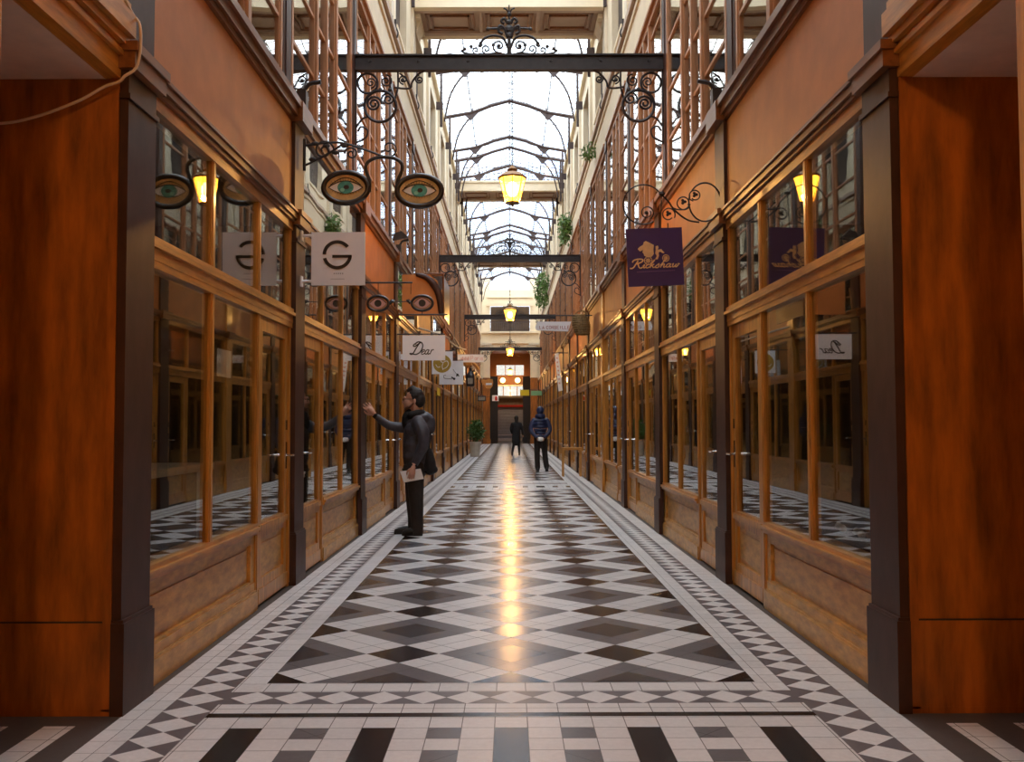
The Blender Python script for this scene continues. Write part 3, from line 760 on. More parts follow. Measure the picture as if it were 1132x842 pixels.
# street facade outside, lit by the sky
w = MB(); w.box(-8, 8, 84, 84.3, -1, 9, 0); struct(w.build('wall_street_opposite', [M['stone']]))
for s in (-1, 1):
    x = s*.56
    t = thing('wall_lamp', f'round glowing wall lamp on the {"left" if s < 0 else "right"} of the far window', 'lamp', (x, YV-.25, 4.58), 'pair of round lamps at the far end')
    q = MB(); q.ell((x, YV-.3, 4.58), (.2, .2, .2), 14); q.build('globe', emis('globe_glow', (1, .66, .22), 5) if s < 0 else bpy.data.materials['globe_glow'], t, smooth=True)
    q = MB(); q.tube([(x, YV, 4.45), (x, YV-.2, 4.38), (x, YV-.3, 4.4)], .02, 6, sub=3); q.build('arm', M['brass'], t)
    ld = bpy.data.lights.new('wall_lamp_light', 'POINT'); ld.energy = 28; ld.color = (1, .62, .32); ld.shadow_soft_size = .15
    lo = bpy.data.objects.new('wall_lamp_light', ld); C.objects.link(lo); lo.location = (x, YV-.7, 4.6)
for i, (px, py, yd, mt, lab, w_, h_) in enumerate((
        (580, 434, 58, 'yellow', 'small yellow hanging sign right of the far doorway', .55, .35),
        (593, 434.5, 54, 'green_sign', 'small pale green hanging sign beside the yellow one', .62, .27),
        (532.5, 440.5, 50, 'iron_dark', 'small dark framed sign by the left pier of the end arch', .45, .27))):
    x, z = at(px, py, yd)
    t = thing('hanging_sign', lab, 'sign', (x, yd, z))
    q = MB(); q.box(x-w_/2, x+w_/2, yd-.02, yd+.02, z-h_/2, z+h_/2); q.build('board', M[mt], t)
    q = MB(); sx = 1 if px > 564 else -1
    q.tube([(x-w_/2*sx, yd, z+h_/2+.02), (sx*1.86, yd, z+h_/2+.02)], .012, 6); q.build('rod', M['iron_dark'], t)
    if mt == 'iron_dark':
        q = MB(); q.box(x-w_/2+.05, x+w_/2-.05, yd-.028, yd-.02, z-h_/2+.05, z+h_/2-.05); q.build('face', M['stone'], t)
x, z = at(547.5, 440, 60); t = thing('hanging_sign', 'small white sign with a red figure left of the far doorway', 'sign', (x, 60, z))
q = MB(); q.box(x-.2, x+.2, 59.98, 60.02, z-.18, z+.18); q.build('board', M['white'], t)
q = MB(); q.ell((x+.05, 59.975, z+.09), (.05, .01, .05), 8); q.box(x-.02, x+.13, 59.965, 59.98, z-.15, z+.06); q.build('figure', M['red'], t)
q = MB(); q.tube([(x-.2, 60, z+.1), (-1.86, 60, z+.1)], .012, 6); q.build('rod', M['iron_dark'], t)

# ------------------------------------------------------------------ signs
def eyeglasses(yd, L, R, w_, h_, label, skin, iris, rods):
    (lx, lz), (rx, rz) = L, R
    cx = (lx+rx)/2
    t = thing('eyeglasses_sign', label, 'sign', (cx, yd, lz))
    for (ex, ez), tl in (((lx, lz), .10), ((rx, rz), -.10)):
        ring = [(ex+(w_/2-.022)*cos(a), yd, ez+(h_/2-.022)*sin(a)) for a in [2*pi*k/36 for k in range(36)]]
        q = MB(); q.tube(ring, .026*w_/.44, 8, closed=True, flat=1.2); fr = q.build('rim', M['eyeframe'], t, smooth=True)
        q = MB(); q.disc(ex, ez, w_/2-.02, h_/2-.02, yd-.008, yd+.012); ln = q.build('lens_plate', skin, t)
        ew, eh = (w_*.345, h_*.20) if iris == 'teal' else (w_*.30, h_*.235)
        if iris == 'teal':
            poly = [(ex-ew+2*ew*k/14, ez+eh*sin(pi*k/14)**.8*(.9)) for k in range(15)] + [(ex+ew-2*ew*k/14, ez-eh*sin(pi*k/14)**.9*.85) for k in range(1, 14)]
            q = MB(); q.prism(poly, 'y', yd-.012, yd-.008); q.build('eye_white', M['eyewhite'], ln)
            q = MB(); q.disc(ex, ez, ew*.47, eh*.90, yd-.016, yd-.012); q.build('iris', M['iris'], ln)
            q = MB(); q.disc(ex-ew*.18, ez-eh*.35, ew*.13, eh*.25, yd-.018, yd-.016); q.build('highlight', M['irislight'], ln)
            q = MB(); q.disc(ex+ew*.05, ez+eh*.03, ew*.16, eh*.30, yd-.019, yd-.016); q.build('pupil', M['irisdark'], ln)
            q = MB()
            q.tube([(p[0], yd-.014, p[1]) for p in poly[:15]], .005, 5); q.tube([(p[0], yd-.013, p[1]) for p in poly[14:]+poly[:1]], .0028, 5)
            q.tube([(ex-ew*.9+1.8*ew*k/8, yd-.011, ez+eh*.35+eh*1.05*sin(pi*k/8)) for k in range(9)], .004, 5)
            for k in range(2, 13):
                p = poly[k]; q.tube([(p[0], yd-.012, p[1]), (p[0]+(p[0]-ex)*.15, yd-.012, p[1]+.024)], .0015, 4)
                p2 = poly[28-k] if 28-k < len(poly) else poly[-1]; q.tube([(p2[0], yd-.012, p2[1]), (p2[0]+(p2[0]-ex)*.10, yd-.012, p2[1]-.014)], .0012, 4)
            q.build('lashes', M['irisdark'], ln)
        else:
            q = MB(); poly = [(ex-ew*1.15+2.3*ew*k/14, ez+eh*1.25*sin(pi*k/14)) for k in range(15)] + [(ex+ew*1.15-2.3*ew*k/14, ez-eh*1.2*sin(pi*k/14)) for k in range(1, 14)]
            q.prism(poly, 'y', yd-.012, yd-.008); q.build('eye_white', M['pinkink'], ln)
            q = MB(); q.disc(ex, ez, ew*.48, ew*.48, yd-.016, yd-.012); q.build('iris', M['irisdark'], ln)
            q = MB(); q.tube([(p[0], yd-.013, p[1]) for p in poly[:15]], .004, 5); q.build('lashes', M['irisdark'], ln)
    return t
y = 8.2
Lc, Rc = at(382.3, 207.5, y), at(463.6, 211, y)
t = eyeglasses(y, Lc, Rc, .43, .312, 'large black oval spectacles sign with two painted teal eyes, beside the near shop', M['eyeskin'], 'teal', None)
q = MB()
br = [at(*p, y) for p in ((408.5, 212), (408.5, 200), (404.5, 188), (406, 180), (414, 175), (425, 173.5), (436, 175), (443.5, 180), (444.5, 188), (440, 199), (438, 211))]
q.tube([(a, y, b) for a, b in br], .016, 8, sub=4); q.build('bridge', M['eyeframe'], t, smooth=True)
q = MB()
a, b = at(425, 173.5, y)
q.tube([(-1.80, y, b+.10), (-1.5, y, b+.13), (-1.25, y, b+.06), (a, y, b)], .010, 6, sub=4)
q.tube([(-1.80, y, b-.08), (-1.6, y, b+.02), (-1.45, y, b+.12)], .010, 6, sub=4)
q.tube([(x, y, z) for x, z in spiral(-1.62, b+.06, .09, 1.6, 0, 1)], .009, 6)
q.tube([(x, y, z) for x, z in spiral(-1.38, b+.03, .06, 1.5, pi, -1)], .008, 6)
q.tube([(x, y, z) for x, z in spiral(a+.04, b+.075, .075, 1.2, -pi/2, 1)], .007, 6)
q.tube([(-1.79, y, b-.12), (-1.79, y, b+.16)], .014, 6)
for dx, dz in ((-1.70, .12), (-1.60, .10), (-1.52, .04), (-1.72, -.02), (-1.44, .10)): q.ell((dx, y, b+dz), (.035, .012, .02), 8)
q.build('scroll_arm', M['iron_dark'], t)

y = 11.6
Lc, Rc = at(418, 335.3, y), at(466.8, 335, y)
t = eyeglasses(y, Lc, Rc, .30, .225, 'smaller black spectacles sign with two orange painted eyes, further along the left', M['eyeskin2'], 'dark', None)
q = MB()
q.tube([(Lc[0]+.14, y, Lc[1]), (Lc[0]+.17, y, Lc[1]+.03), (Lc[0]+.20, y, Lc[1]+.02)], .025, 6); q.tube([(Rc[0]-.14, y, Rc[1]), (Rc[0]-.17, y, Rc[1]+.03), (Rc[0]-.19, y, Rc[1]+.02)], .025, 6)
q.tube([(Lc[0]+.2, y, Lc[1]+.02), (Rc[0]-.19, y, Rc[1]+.02)], .006, 6)
q.build('bridge', M['eyeframe'], t)
x1, z1_ = at(456, 312.2, y); x2, z2_ = at(494.6, 347.5, y)
q = MB(); q.tube([(-1.84, y, z1_), (x1, y, z1_)], .011, 8); q.tube([(x1-.02, y, z1_), (x1-.02, y, Rc[1]+.11)], .004, 4); q.tube([(Lc[0], y, z1_), (Lc[0], y, Lc[1]+.11)], .004, 4)
q.tube([(Rc[0]-.30, y, z2_), (x2, y, z2_)], .009, 8); q.tube([(Rc[0], y, z2_), (Rc[0], y, Rc[1]-.10)], .006, 4)
q.build('support_rods', M['iron_dark'], t)

# G sign
y = 8.2
(x0, zt), (x1, zb) = at(344.6, 256.8, y), at(403.5, 315.2, y)
t = thing('hanging_sign', 'square white hanging sign with a large black letter G', 'sign', ((x0+x1)/2, y, zb))
q = MB(); q.box(x0, x1, y-.012, y+.012, zb, zt); q.build('board', M['white'], t)
q = MB()
for z in (zt-.03, zb+.035): q.tube([(-1.80, y, z), (x0+.02, y, z)], .013, 8); q.box(-1.815, -1.80, y-.03, y+.03, z-.045, z+.045)
q.build('arms', M['white'], t)
q = MB(); g = (x1-x0)/712.0
def G(px, py): return x0+(px-50)*g, zt-(py-75)*g
gx, gz = G(395, 380); ro, ri = 195*g, 150*g
def ringseg(a0, a1, n=20):
    o = [(gx+ro*cos(radians(a0+(a1-a0)*k/n)), gz+ro*sin(radians(a0+(a1-a0)*k/n))) for k in range(n+1)]
    i_ = [(gx+ri*cos(radians(a1-(a1-a0)*k/n)), gz+ri*sin(radians(a1-(a1-a0)*k/n))) for k in range(n+1)]
    return o+i_
q.prism(ringseg(38, 178), 'y', y-.016, y-.012); q.prism(ringseg(195, 357), 'y', y-.016, y-.012)
(a, b), (c, d) = G(330, 382), G(585, 420)
q.box(a, c, y-.016, y-.012, b, d); q.build('letter', M['ink'], t)
q = MB()
for i in range(5): a, b = G(350+i*28, 630); q.box(a, a+.008, y-.014, y-.012, b-.006, b+.006)
for i in range(14): a, b = G(312+i*13, 703); q.box(a, a+.005, y-.014, y-.012, b-.003, b+.003)
q.build('small_text', M['greyink'], t)

# script lettering
GL = {  # strokes in units: x advance, height 1 = x height
 'D': (2.0, [[(.35, 2.35), (.05, 2.0), (.15, 1.75), (.5, 1.8), (1.0, 2.3), (1.25, 2.55), (1.0, 2.1), (.65, 1.0), (.45, .25), (.2, 0), (-.1, .05), (-.25, .3)],
             [(-.25, .05), (.1, .18), (.5, .05), (1.0, -.02), (1.6, .3), (1.95, 1.1), (1.9, 2.0), (1.5, 2.55), (.9, 2.7), (.5, 2.5), (.35, 2.1)]]),
 'e': (.75, [[(0, .45), (.3, .5), (.55, .75), (.45, 1.0), (.2, .95), (.05, .5), (.15, .1), (.4, 0), (.75, .25)]]),
 'a': (.95, [[(.65, .85), (.4, 1.0), (.1, .75), (.05, .25), (.25, 0), (.48, .2), (.66, .7)], [(.70, 1.0), (.62, .35), (.72, 0), (.95, .2)]]),
 'r': (.75, [[(.25, 1.0), (.2, .55), (.12, .0)], [(.15, .5), (.32, .88), (.55, 1.02), (.68, .9)]]),
 'R': (2.0, [[(.9, 2.2), (.7, 1.2), (.5, .3), (.2, 0), (-.1, .1)], [(.05, 1.7), (.1, 2.2), (.7, 2.55), (1.5, 2.5), (1.7, 2.0), (1.3, 1.5), (.75, 1.35), (1.1, 1.1), (1.4, .3), (1.75, 0), (2.05, .3)]]),
 'i': (.5, [[(0, .5), (.25, 1.0), (.2, .4), (.3, 0), (.55, .3)], [(.38, 1.45), (.42, 1.52)]]),
 'c': (.7, [[(.6, .85), (.4, 1.0), (.1, .7), (.1, .2), (.35, 0), (.7, .3)]]),
 'k': (.95, [[(.0, .6), (.45, 2.0), (.4, 2.2), (.25, 1.6), (.1, 0)], [(.12, .45), (.62, 1.05)], [(.28, .6), (.5, .4), (.62, .05), (.95, .2)]]),
 's': (.8, [[(.0, .3), (.45, 1.1), (.5, .9), (.6, .4), (.45, 0), (.1, .05), (.05, .25)]]),
 'h': (1.0, [[(.0, .6), (.5, 2.0), (.45, 2.2), (.3, 1.6), (.1, 0)], [(.18, .5), (.5, 1.0), (.65, .8), (.6, .3), (.7, 0), (1.0, .3)]]),
 'w': (1.2, [[(0, .7), (.2, 1.0), (.15, .4), (.3, 0), (.6, .4), (.7, .9), (.65, .3), (.8, 0), (1.05, .5), (1.0, .95), (1.3, .8)]]),
}
def script(q, text, x, z, u, y, r, slant=.25, up=0.0, uz=None):
    uz = uz or u; xs = x
    for ch in text:
        adv, strokes = GL[ch]
        for st in strokes:
            pts = [(x+(a+b*slant)*u, y, z+b*uz+up*(x-xs+a*u)) for a, b in st]
            q.tube(pts, r*(1.25 if ch in 'DR' else 1), 6, sub=4, flat=.35)
        x += adv*u
    return x
y = 15.2
(x0, zt), (x1, zb) = at(445, 370.7, y), at(492.2, 398.2, y)
t = thing('hanging_sign', 'white rectangular hanging sign reading Dear in black script', 'sign', ((x0+x1)/2, y, zb))
q = MB(); q.box(x0, x1, y-.012, y+.012, zb, zt); q.build('board', M['white'], t)
q = MB(); a, b = at(454.2, 391.6, y); script(q, 'Dear', a, b, .080, y-.014, .0082, .25, 0, .074); q.build('lettering', M['ink'], t)
q = MB(); q.tube([(-1.82, y, zt+.02), (x1, y, zt+.02)], .010, 6); q.tube([(x0+.1, y, zt), (x0+.1, y, zt+.02)], .006, 4); q.tube([(x1-.1, y, zt), (x1-.1, y, zt+.02)], .006, 4); q.build('rod', M['iron_dark'], t)
# small white plate behind it
x, z = at(443.3, 394, 15.6); q = MB(); q.box(-1.8, x+.05, 15.59, 15.61, z-.05, z+.04); tag(q.build('sign_plate', M['white'], org=(x, 15.6, z)), 'small white plate poking out left of the Dear sign', 'plate')

# gold coin sign
y = 19.0
(x0, zt), (x1, zb) = at(477.5, 388.5, y), at(500.5, 413.3, y)
t = thing('hanging_sign', 'square white hanging sign with a round gold emblem', 'sign', ((x0+x1)/2, y, zb))
q = MB(); q.box(x0, x1, y-.012, y+.012, zb, zt); q.build('board', M['white'], t)
cx_, cz_ = at(488.8, 401.8, y); r_ = 10*19.0/F
q = MB(); q.disc(cx_, cz_, r_, r_, y-.016, y-.012); e = q.build('emblem', M['gold'], t)
q = MB()
for pts in ([(-.2, .5), (-.1, .2), (.1, .1), (0, -.3), (.1, -.7)], [(.1, .1), (.5, .3), (.7, 0), (.5, -.4), (.1, -.6)], [(-.7, -.1), (-.5, -.4), (-.2, -.35)], [(-.2, .5), (0, .7), (.2, .6)]):
    q.tube([(cx_+a*r_, y-.018, cz_+b*r_) for a, b in pts], .008, 5, sub=3)
q.build('line_drawing', M['paper'], e)
q = MB(); q.tube([(-1.82, y, zt+.015), (x1, y, zt+.015)], .010, 6); q.build('rod', M['iron_dark'], t)
# jewellery sign
y = 22.4
(x0, zt), (x1, zb) = at(485.6, 398.8, y), at(512.2, 424.8, y)
t = thing('hanging_sign', 'square white hanging sign with small dark drawings of jewellery', 'sign', ((x0+x1)/2, y, zb))
q = MB(); q.box(x0, x1, y-.012, y+.012, zb, zt); q.build('board', M['white'], t)
q = MB(); J = lambda px, py: at(440+px/11.32, 360+py/11.31, y)
for pts in ([(690, 545), (715, 580), (740, 610)], [(600, 615), (575, 620), (575, 650), (600, 663), (640, 663), (680, 665)]):
    q.tube([(J(*p)[0], y-.015, J(*p)[1]) for p in pts], .006, 5, sub=3)
for p, r in (((745, 610), .028), ((760, 625), .018), ((735, 625), .018), ((675, 645), .02), ((705, 663), .03), ((690, 655), .02)):
    a, b = J(*p); q.ell((a, y-.014, b), (r, .006, r), 8)
q.build('drawing', M['ink'], t)
q = MB(); q.tube([(-1.82, y, zt+.015), (x1, y, zt+.015)], .010, 6); q.build('rod', M['iron_dark'], t)
# long Paris sign
def text_mesh(q, s, x, z, h_, y, m=0, sp=.62, bold=.14):
    "plain capitals and small letters drawn as strokes"
    S = {'L': [[(0, 1), (0, 0), (.6, 0)]], 'A': [[(0, 0), (.35, 1), (.7, 0)], [(.15, .35), (.55, .35)]], 'C': [[(.65, .85), (.35, 1), (0, .7), (0, .3), (.35, 0), (.65, .15)]],
         'O': [[(.35, 1), (0, .7), (0, .3), (.35, 0), (.7, .3), (.7, .7), (.35, 1)]], 'R': [[(0, 0), (0, 1), (.5, 1), (.6, .75), (.5, .5), (0, .5)], [(.3, .5), (.65, 0)]],
         'B': [[(0, 0), (0, 1), (.5, 1), (.55, .75), (.45, .52), (0, .52)], [(.45, .52), (.62, .28), (.5, 0), (0, 0)]], 'E': [[(.6, 1), (0, 1), (0, 0), (.6, 0)], [(0, .5), (.5, .5)]],
         'I': [[(.3, 0), (.3, 1)]], 'P': [[(0, 0), (0, 1), (.5, 1), (.6, .75), (.5, .5), (0, .5)]], 'a': [[(.5, .6), (.25, .68), (.05, .35), (.25, 0), (.5, .2)], [(.52, .65), (.52, 0)]],
         'r': [[(.1, 0), (.1, .65)], [(.1, .45), (.3, .65), (.45, .6)]], 'i': [[(.2, 0), (.2, .65)], [(.2, .85), (.2, .9)]], 's': [[(.5, .55), (.25, .68), (.08, .5), (.45, .2), (.25, 0), (.05, .12)]]}
    for ch in s:
        if ch == ' ': x += h_*.5; continue
        for st in S[ch]: q.tube([(x+a*h_*.9, y, z+b*h_) for a, b in st], h_*bold/2, 5)
        x += h_*(sp+.25 if ch.isupper() else (.38 if ch == 'i' else sp))
    return x
y = 29.6
(x0, zt), (x1, zb) = at(506, 391.8, y), at(534.8, 400.3, y)
t = thing('hanging_sign', 'long narrow white sign with faint lettering ending in Paris', 'sign', ((x0+x1)/2, y, zb))
q = MB(); q.box(x0, x1, y-.03, y+.03, zb, zt); q.build('board', M['paper'], t)
q = MB(); a, b = at(520.5, 398.2, y); text_mesh(q, 'Paris', a, b, .13, y-.032); 
for i in range(6): q.box(x0+.10+i*.045, x0+.13+i*.045, y-.036, y-.03, b, b+.08+.03*(i % 2))
q.build('lettering', M['pinkink'], t)
q = MB(); q.tube([(-1.82, y, (zt+zb)/2), (x0, y, (zt+zb)/2)], .02, 6); q.build('rod', M['iron_dark'], t)
# hanging black lantern shaped sign with orange ornament
y = 33.2
x, z = at(520, 418, y)
t = thing('bottle_lantern', 'black bottle shaped lantern hanging under an orange ornament on the left', 'lantern', (x, y, z-.3))
q = MB(); q.lathe([(.13, z-.28), (.15, z-.26), (.15, z+.1), (.08, z+.2), (.05, z+.24), (.05, z+.36)], x, y, 12); q.build('body', M['iron_dark'], t)
q = MB(); q.box(x-.09, x+.09, y-.16, y-.14, z-.2, z); q.build('label_plate', M['stone'], t)
q = MB(); q.lathe([(.02, z+.36), (.16, z+.46), (.20, z+.6), (.12, z+.74), (.03, z+.8)], x-.1, y, 10); q.tube([(x-.1, y, z+.6), (x+.15, y, z+.5), (x+.3, y, z+.3)], .06, 6, sub=3); q.build('ornament', M['orange_sign'], t)
q = MB(); q.tube([(-1.82, y, z+.82), (x-.1, y, z+.82), (x-.1, y, z+.36)], .015, 6); q.build('rod', M['iron_dark'], t)
# orange round board at the end pier
y = 56.0
x, z = at(538.5, 424, y)
t = thing('hanging_sign', 'rounded orange hanging board before the left pier of the end arch', 'sign', (x, y, z))
q = MB(); q.prism([(x-.36, z+.16), (x-.30, z+.27), (x-.1, z+.22), (x+.1, z+.27), (x+.33, z+.27), (x+.36, z+.1), (x+.32, z-.15), (x+.2, z-.28), (x-.05, z-.28), (x-.15, z-.1), (x-.3, z)], 'y', y-.03, y+.03); q.build('board', M['orange_sign'], t)
q = MB(); q.box(x-.08, x+.28, y-.04, y-.03, z-.08, z+.04); q.build('lettering_band', M['paper'], t)
q = MB(); q.tube([(-1.85, y, z+.28), (x, y, z+.28)], .015, 6); q.build('rod', M['iron_dark'], t)
# yellow sticker, cream rod
y = 24.9; x, z = at(490.2, 433.7, y)
q = MB(); q.box(-1.828, -1.834, y-1.1, y-.1, z-.1, z+.1); tag(q.build('yellow_notice', M['yellow'], org=(-1.83, y, z)), 'small yellow notice stuck on the left shop glass behind the man', 'notice')
q = MB()
pts = [(-1.62, 19.3), (-1.60, 20.5), (-1.5, 21.8), (-1.36, 23.2), (-1.2, 24.4)]
zz = [at(493, 372, 19.3)[1], at(497, 377, 20.5)[1], at(502, 381, 21.8)[1], at(508, 384.5, 23.2)[1], at(515, 386.5, 24.4)[1]]
xx = [at(493, 372, 19.3)[0], at(497, 377, 20.5)[0], at(502, 381, 21.8)[0], at(508, 384.5, 23.2)[0], at(515, 386.5, 24.4)[0]]
q.tube([(-1.86, 18.9, zz[0]+.15)]+[(a, p[1], b) for a, b, p in zip(xx, zz, pts)], .02, 6, sub=4)
tag(q.build('curved_rod', M['cable'], org=(-1.86, 18.9, 3.3), smooth=True), 'cream curved rod reaching out above the gold emblem sign', 'rod')

# canopy on the left near the fourth pilaster
y = 15.6
(xa, za), (xb, zb) = at(457, 303.5, y), at(490, 352, y)
t = thing('barrel_canopy', 'small orange brown barrel canopy with a grey rim over the left shop', 'canopy', (-1.8, y, zb))
pr = [(xa, za), (xb-.22, za), (xb-.22+.12, za-.10), (xb-.05, za-.28), (xb, za-.5), (xb-.02, zb+.05), (-1.78, zb+.05), (-1.78, za)]
q = MB(); q.prism(pr, 'y', y, y+.04); q.build('end_panel', M['fascia'], t)
rim = [(xa+.05, za+.0), (xb-.28, za-.05), (xb-.16, za-.16), (xb-.07, za-.34), (xb-.03, zb+.06)]
q = MB(); q.tube([(a, y-.02, b) for a, b in rim], [.03, .045, .06, .055, .04], 8, sub=5); q.build('rim', M['iron'], t, smooth=True)
q = MB(); q.tube([(xa, y+.02, za+.02), (xb, y+.02, za+.02), (xb+.01, y+.02, zb)], .014, 6); q.box(-1.78, xb, y+.04, y+1.6, za-.02, za+.01); q.box(xb-.02, xb, y+.04, y+1.6, zb+.05, za-.01); q.build('frame', M['ledge'], t)

# purple Rickshaw sign
y = 8.2
c = [at(*p, y) for p in ((691.5, 253.4), (753.4, 251.4), (756.3, 314.8), (694.8, 317))]
t = thing('hanging_sign', 'purple square hanging sign reading Rickshaw with a cream rickshaw figure', 'sign', ((c[0][0]+c[1][0])/2, y, c[2][1]))
q = MB(); q.prism(c, 'y', y-.01, y+.01); q.build('board', M['purple'], t)
def RK(px, py): return at(685+px/10.525, 245+py/10.525, y)
q = MB()
body = [(280, 240), (300, 228), (350, 250), (395, 275), (390, 330), (395, 380), (370, 410), (320, 415), (285, 400), (275, 370), (262, 360), (270, 330), (235, 350), (208, 322), (225, 300), (270, 270)]
q.prism([RK(*p) for p in body], 'y', y-.014, y-.01)
runner = [(415, 290), (440, 280), (450, 300), (440, 330), (480, 320), (520, 365), (500, 370), (470, 350), (450, 360), (455, 400), (440, 440), (410, 440), (430, 400), (412, 370), (418, 330)]
q.prism([RK(*p) for p in runner], 'y', y-.014, y-.01)
def rings(cx, cy, r):
    for rr in (r, r*.45): q.tube([(RK(cx+rr*cos(a), cy+rr*sin(a))[0], y-.013, RK(cx+rr*cos(a), cy+rr*sin(a))[1]) for a in [2*pi*k/18 for k in range(18)]], .0035, 5, closed=True)
    for k in range(8):
        a = pi*k/4; p0, p1 = RK(cx, cy), RK(cx+r*cos(a), cy+r*sin(a)); q.tube([(p0[0], y-.013, p0[1]), (p1[0], y-.013, p1[1])], .0022, 4)
rings(535, 425, 38); rings(330, 455, 45)
q.build('rickshaw_figure', M['creamink'], t)
q = MB(); a, b = RK(122, 548); script(q, 'Rickshaw', a, b, .0515, y-.013, .0052, .2, .035, .031); q.build('lettering', M['creamink'], t)
q = MB()
for i in range(24): a, b = RK(200+i*18.5, 588-i*.9); q.box(a, a+.009, y-.013, y-.01, b-.004, b+.004)
q.build('small_text', M['lilacink'], t)
q = MB()
def K(px, py): a, b = at(640+px/5.261, 180+py/5.261, y); return (a, y, b)
for cxy, r, a0, tr, dn in (((732, 228), 112, 10, 1.0, 1),):
    q.tube([K(cxy[0]+r*cos(radians(a))*.83, cxy[1]-r*sin(radians(a))) for a in range(-200, 152, 8)], .0075, 6)
q.tube([K(*p) for p in ((480, 185), (520, 225), (545, 262), (590, 305), (640, 335), (700, 345))], .008, 6, sub=4)
for (cx_, cy_), r, a0, dn in (((675, 190), 34, 150, 1), ((608, 232), 42, 40, 1), ((520, 300), 40, 30, -1)):
    q.tube([K(cx_+r*(1-.012*k)*cos(radians(a0+dn*k*14)), cy_+r*(1-.012*k)*sin(radians(a0+dn*k*14))) for k in range(26)], .006, 6)
    for j in range(3): p = K(cx_+9*cos(j*2.1), cy_-6+9*sin(j*2.1)); q.ell(p, (.014, .008, .014), 8)
q.tube([K(*p) for p in ((640, 205), (650, 215), (665, 222))], .006, 6)
q.tube([K(*p) for p in ((545, 262), (580, 272), (620, 268), (648, 240))], .006, 6, sub=3)
q.tube([K(375+118*cos(radians(a)), 242-115*sin(radians(a))) for a in range(35, 300, 8)], .0065, 6)
q.tube([K(395+38*cos(radians(a))*(1-a/900), 290-38*sin(radians(a))*(1-a/900)) for a in range(-60, 400, 14)], .006, 6)
q.ell(K(392, 290), (.018, .008, .018), 8)
for p in ((345, 375, 345, 400), (517, 350, 517, 382)): q.tube([K(p[0], p[1]), K(p[2], p[3])], .005, 5)
q.tube([K(480, 185), K(475, 380)], .006, 5); q.ell(K(482, 178), (.03, .015, .02), 8)
q.tube([K(820, 190), K(845, 185)], .008, 5); q.tube([K(790, 300), K(850, 290)], .012, 5)
q.build('scroll_arm', M['iron_dark'], t)
# small dark leaf lamp left of the purple sign
# LA CORBEILLE board + basket
y = 21.2
(x0, zt), (x1, zb) = at(593, 355.6, y), at(631.5, 366.3, y)
t = thing('hanging_sign', 'long white slanted board reading LA CORBEILLE hanging on the right', 'sign', ((x0+x1)/2, y, zb))
q = MB(); q.prism([(x0+.02, zt), (x1, zt), (x1-.07, zb), (x0, zb+.03), (x0-.03, zb+.10)], 'y', y-.03, y+.03); q.build('board', M['white'], t)
q = MB(); a, b = at(596.5, 363.6, y); text_mesh(q, 'LA CORBEILLE', a, b, .068, y-.034, sp=.62, bold=.2); q.build('lettering', M['redink'], t)
q = MB(); q.tube([(x0+.2, y, zt+.14), (1.84, y, zt+.14)], .014, 6); q.tube([(x0+.3, y, zt+.14), (x0+.3, y, zt)], .008, 4); q.tube([(x1-.1, y, zt+.14), (x1-.1, y, zt)], .008, 4); q.build('rod', M['iron_dark'], t)
x, z = at(642.5, 359, 21.3)
t = thing('wicker_basket', 'large olive brown wicker basket hanging at the end of the LA CORBEILLE board', 'basket', (x, 21.3, z-.28))
q = MB()
for i in range(9):
    zz = z-.20+i*.05; r = .12+.06*sin(pi*(i+1)/10)
    q.tube([(x+(r+.006*(k % 2))*cos(2*pi*k/20)-.03*(i-4)/4, 21.3+(r+.006*(k % 2))*sin(2*pi*k/20), zz) for k in range(20)], .028, 6, closed=True)
q.build('weave', M['wicker'], t)
q = MB(); q.tube([(x+.13*cos(a), 21.3, z+.20+.12*sin(a)) for a in [pi*k/10 for k in range(11)]], .016, 6); q.build('handle', M['wicker'], t)
# vertical banner on the right
y = 30.2
c = [at(*p, y) for p in ((613.3, 391), (617.3, 390.2), (622, 431.5), (617.5, 432.5))]
t = thing('hanging_sign', 'tall narrow pale vertical sign hanging low on the right side', 'sign', (c[0][0], y, c[2][1]))
q = MB(); q.prism(c, 'y', y-.03, y+.03); q.build('board', M['paper'], t)
q = MB()
for i in range(7):
    f = (i+1)/9; xm = c[0][0]+(c[3][0]-c[0][0])*f+.03; zm = c[0][1]+(c[3][1]-c[0][1])*f; q.box(xm, xm+.05, y-.034, y-.03, zm-.03, zm+.02)
q.build('lettering', M['pinkink'], t)
q = MB(); q.tube([(c[0][0]-.1, y, c[0][1]+.03), (1.85, y, c[0][1]+.03)], .014, 6); q.build('rod', M['iron_dark'], t)

# spotlights
for px, py, yd, s, lab in ((330, 105, 8.15, -1, 'small black floodlight on the cornice left, above the spectacles sign'),
                           (806, 108, 8.15, 1, 'small black floodlight on the cornice right, above the purple sign'),
                           (440, 268, 15.3, -1, 'small black lamp standing on the left cornice under the girder')):
    x, z = at(px, py, yd)
    x = s*1.80
    z = 4.10
    t = thing('floodlight', lab, 'lamp', (x, yd, z), 'small black lamps on the cornice')
    q = MB(); q.box(x-.04, x+.04, yd-.05, yd+.05, z, z+.14); q.build('housing', M['iron_dark'], t)
    q = MB(); q.tube([(x, yd, z+.1), (x-s*.06, yd, z+.2), (x-s*.16, yd, z+.22)], .02, 6, sub=3)
    if yd > 10: q.prism([(x-.10, z+.22), (x+.16, z+.26), (x+.05, z+.36), (x-.06, z+.33)], 'y', yd-.05, yd+.05)
    q.build('arm', M['iron_dark'], t)
